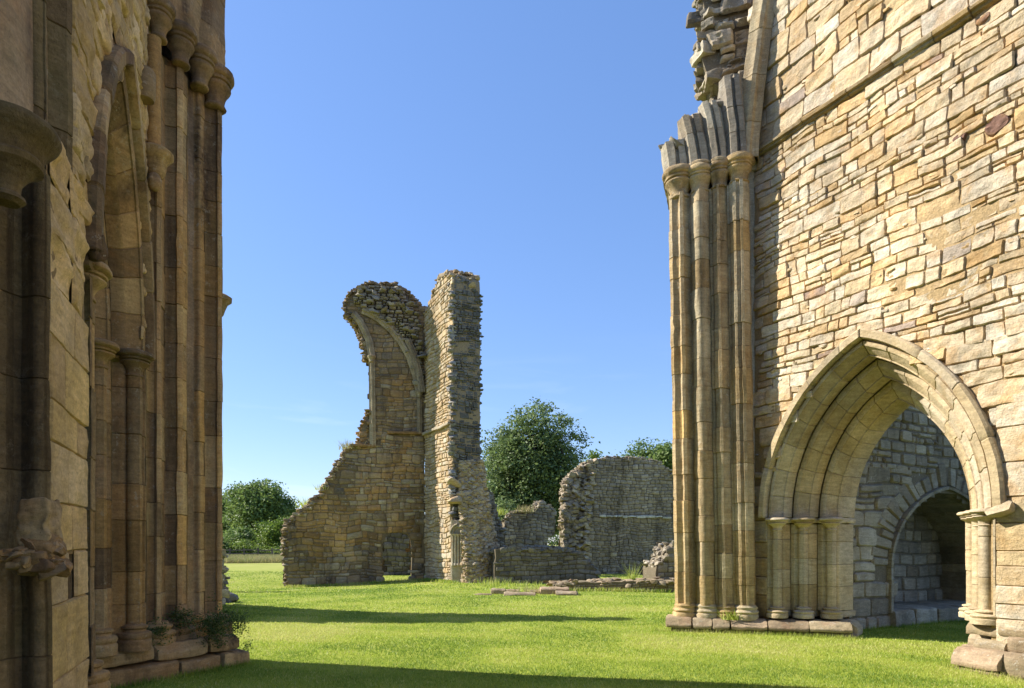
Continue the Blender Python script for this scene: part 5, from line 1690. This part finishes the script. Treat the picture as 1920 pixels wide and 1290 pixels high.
    for rr, dd in ((.40, .0), (.31, -.06)):
        mb = MB(); cc = .12
        pr = resample(np.array([(rr, .2), (rr, .0), (rr + .04, -.05), (rr + .08, -.03), (rr + .09, .1)]), .04); nr = prof_normals(pr)
        for sd in (-1, 1):
            if sd == 1 and rr > .35: continue
            sweep(mb, pr + np.array([0, -dd]), nr, stations(0, 1, (.2, .35), rng, .01, .01, .08), arch_map(ff, .29, cc, zs_, sd), rng, rough=.006, tint=lambda k, b, r: (.8, r.uniform(.5, .8), 0))
        mb.build('arch_band', M['buff'], nk, 40)
    mb = MB(); a, b = FWR.px(800, 811), FWR.px(847, 790)
    block(mb, FWR.w(Lr / 2, 7.05, .02), FWR.u, (Lr - .1, .3, .14), rng, .03, 12, .03, col=(.8, .3, 0)); mb.build('string_course', M['buff'], root, 45)
build_tower()

# ---------------------------------------------------------------- low ruins to the right of the tower
def px_frame(x, D, u): return Frame(W2(x, D), u)

def simple_ruin(name, label, x, D, u, px_poly, thick, mat, seed, tint, ch=(.16, .32), wd=(.25, .6), edge=(0, None), size=(.18, .36), res=.15, dens=1.2, cat='wall', base=None, extra=None, proud=(0, .05)):
    rng = random.Random(seed)
    fr = px_frame(x, D, u)
    poly = fr.poly(px_poly)
    c = fr.w(poly[:, 0].mean(), 0, -thick / 2)
    root = thing(name, label, cat, (c[0], c[1], 0))
    mb = MB()
    ruin_wall(mb, fr, poly, thick, rng, ch, wd, edge=poly[edge[0]:edge[1]], res=res, tint=tint, size=size, dens=dens, proud=proud)
    if extra: extra(mb, fr, poly, rng)
    mb.build('masonry', M[mat], root, 50)
    return root, fr, poly, rng

gt = lambda u, v, r: (r.uniform(0, .9), r.uniform(.25, .75), 0)
def big_extra(mb, fr, poly, rng):
    # sunlit broken left end: courses of torn rubble
    ins = in_poly(fr.poly([(1055, 1045), (1054, 960), (1058, 905), (1076, 886), (1100, 868), (1112, 880), (1104, 960), (1100, 1045)]))
    for k in range(420):
        x, y = rng.uniform(1054, 1112), rng.uniform(868, 1045)
        u, v = fr.px(x, y)
        if ins(u, v):
            f = (1108 - x) / 54
            s = rng.uniform(.2, .5)
            rock(mb, fr.w(u, v, rng.uniform(-.1, .25 - .3 * f)), (s * 1.2, s, s * .6), rng, .46, 1, .2, col=(rng.uniform(.2, 1), rng.uniform(.4, .85), 0))
root, fr, poly, rng_ = simple_ruin('high_wall', 'high flat-topped wall of grey coursed stone with a torn left end and ledge coloured sun-bright', 1058, 37.5, (.99, .14),
    [(1060, 1090), (1058, 1000), (1062, 905), (1076, 886), (1100, 866), (1140, 857), (1190, 859), (1232, 863), (1255, 880), (1272, 905), (1292, 925), (1296, 1092)], 1.2, 'streak', 71, gt, (.14, .27), (.22, .5), (1, 12), res=.14, extra=big_extra)
mb = MB()
a, b = fr.px(1122, 968), fr.px(1256, 970)
u = a[0]
while u < b[0]:
    w = rng_.uniform(.25, .6)
    if rng_.random() < .88: block(mb, fr.w(u + w / 2, a[1] + (b[1] - a[1]) * (u - a[0]) / (b[0] - a[0]) + rng_.gauss(0, .025), .05), fr.u, (w - .02, .26, rng_.uniform(.07, .15)), rng_, .03, 6, .03, col=(rng_.random(), rng_.uniform(.2, .7), 0))
    u += w
mb.build('sun_pale_ledge', M['white'], root, 45)
simple_ruin('broken_wall', 'sunlit broken wall rising in a ramp between the tower rubble and the high flat-topped wall', 942, 35, (.96, .28),
    [(940, 1060), (941, 1000), (950, 975), (966, 960), (1008, 956), (1011, 942), (1020, 939), (1034, 951), (1043, 966), (1040, 1004), (1026, 1010), (1026, 1060)], 1.0, 'rubble', 73, gt, (.13, .26), (.2, .5), (1, 9))
simple_ruin('rubble_stub', 'ragged rubble stub rising close behind the tower foot', 905, 32.5, (.95, .3),
    [(902, 1080), (905, 930), (916, 918), (924, 930), (930, 960), (938, 985), (948, 1000), (950, 1080)], .9, 'rubble', 74, gt, (.12, .24), (.2, .45), (1, 7), dens=2)
simple_ruin('dark_wall', 'low shade-darkened wall remnant running right from the tower foot', 930, 28.5, (.985, .17),
    [(925, 1104), (930, 1032), (945, 1030), (985, 1027), (1050, 1026), (1092, 1038), (1100, 1053), (1118, 1066), (1128, 1102)], 1.0, 'rubble', 75, lambda u, v, r: (r.uniform(0, .5), r.uniform(.0, .4), 0), (.15, .3), (.25, .6), (1, 9))  # shade on the wall front put into darker stone tints
simple_ruin('corner_stub', 'grey block-built corner stub beside the sunlit clustered pier, on the low wall', 1231, 25.3, (.97, .24),
    [(1231, 1108), (1231, 1058), (1246, 1054), (1254, 1034), (1262, 1022), (1300, 1018), (1300, 1108)], 1.2, 'rubble', 76, gt, (.2, .34), (.3, .6), (1, 7))
rng_ = random.Random(77)
fr = px_frame(1036, 23.6, (1, .02))
root = thing('low_wall', 'long knee-high footing wall with bright sunlit top stones, in front of the high wall', 'wall', (3.6, 24.2, 0))
mb = MB()
pw = fr.poly([(1036, 1116), (1037, 1094), (1100, 1092), (1200, 1091), (1290, 1090), (1292, 1118)])
ruin_wall(mb, fr, pw, 1.3, rng_, (.1, .2), (.2, .5), edge=pw[1:5], res=.12, tint=lambda u, v, r: (r.random(), r.uniform(.2, .6), 0), size=(.2, .4), dens=.9)
mb.build('masonry', M['footing'], root, 50)
slabs = [(935, 1104, 22.6, (.5, .35, .2), 'squarish pale block lying at the left end of the slab group'), (905, 1117, 22.0, (.55, .4, .07), 'thin flat slab leftmost in front of the tower rubble'), (975, 1118, 21.9, (1.0, .5, .12), 'long flat slab at the front of the slab group'),
         (1008, 1104, 22.8, (.5, .4, .14), 'small flat slab in the middle of the slab group'), (1040, 1107, 22.5, (.95, .6, .26), 'thick mossy block near the end of the low footing wall'), (1062, 1117, 21.9, (.72, .55, .17), 'low slab at the right end of the slab group'),
         (960, 1098, 23.6, (.5, .35, .1), 'weathered slab behind the squarish block in the slab group')]
for i, (x, y, D, dim, lab) in enumerate(slabs):
    mb = MB(); p = P(x, y, D); z = dim[2] / 2 - .02
    block(mb, (p[0], p[1], z), (1, rng_.uniform(-.2, .2)), dim, rng_, .035, 9, .04, chamfer=.03, col=(rng_.random(), rng_.uniform(.3, .7), 0))
    tag(mb.build('stone_slab', M['footing'], None, 45), lab, 'stone slab', 'stone slabs on the grass by the tower')
grass_tuft('tall weeds growing along the foot of the dark wall remnant', (px_x(985, 27), 27, 0), (1.3, .3), .26, 260, 'blade', 5)
grass_tuft('weeds sprouting at the tower rubble foot', (px_x(925, 27.8), 27.8, 0), (.4, .3), .34, 130, 'blade', 6)
grass_tuft('bright weed spike standing on the low footing wall', (px_x(1186, 24.2), 24.2, .36), (.06, .05), .75, 50, 'blade', 8)
grass_tuft('dry grass growing on the stone slab group', (px_x(1015, 22.6), 22.6, .1), (.5, .2), .22, 240, 'dryblade', 9)
# wall seen through the tower doorway
simple_ruin('rear_wall', 'shaded rubble wall seen through the low tower doorway', 700, 38, (1, 0.05), [(690, 1084), (700, 1030), (712, 1008), (722, 990), (790, 985), (800, 1084)], 1.0, 'grey_rubble', 78, lambda u, v, r: (r.uniform(0, 1), r.uniform(0, .5), 0), (.2, .34), (.3, .6), (1, 5))
for k, (x, y, h, lab) in enumerate(((574, 948, .5, 'grass clump growing on the lower step of the sloping tower wall'), (652, 838, .45, 'dry grass tuft on the ledge beside the tower window'), (606, 915, .3, 'small weeds rooted half way up the sloping tower wall'), (985, 957, .4, 'weeds along the ramped top of the broken wall'), (935, 962, .4, 'weeds on the rubble stub behind the tower foot'))):
    D = 31.8 if x < 900 else 34.6
    p = P(x, y, D)
    grass_tuft(lab, (p[0], p[1] + .4, p[2] - .05), (.22, .25), h, 130, 'dryblade' if k % 2 else 'blade', 120 + k, wd=.02)
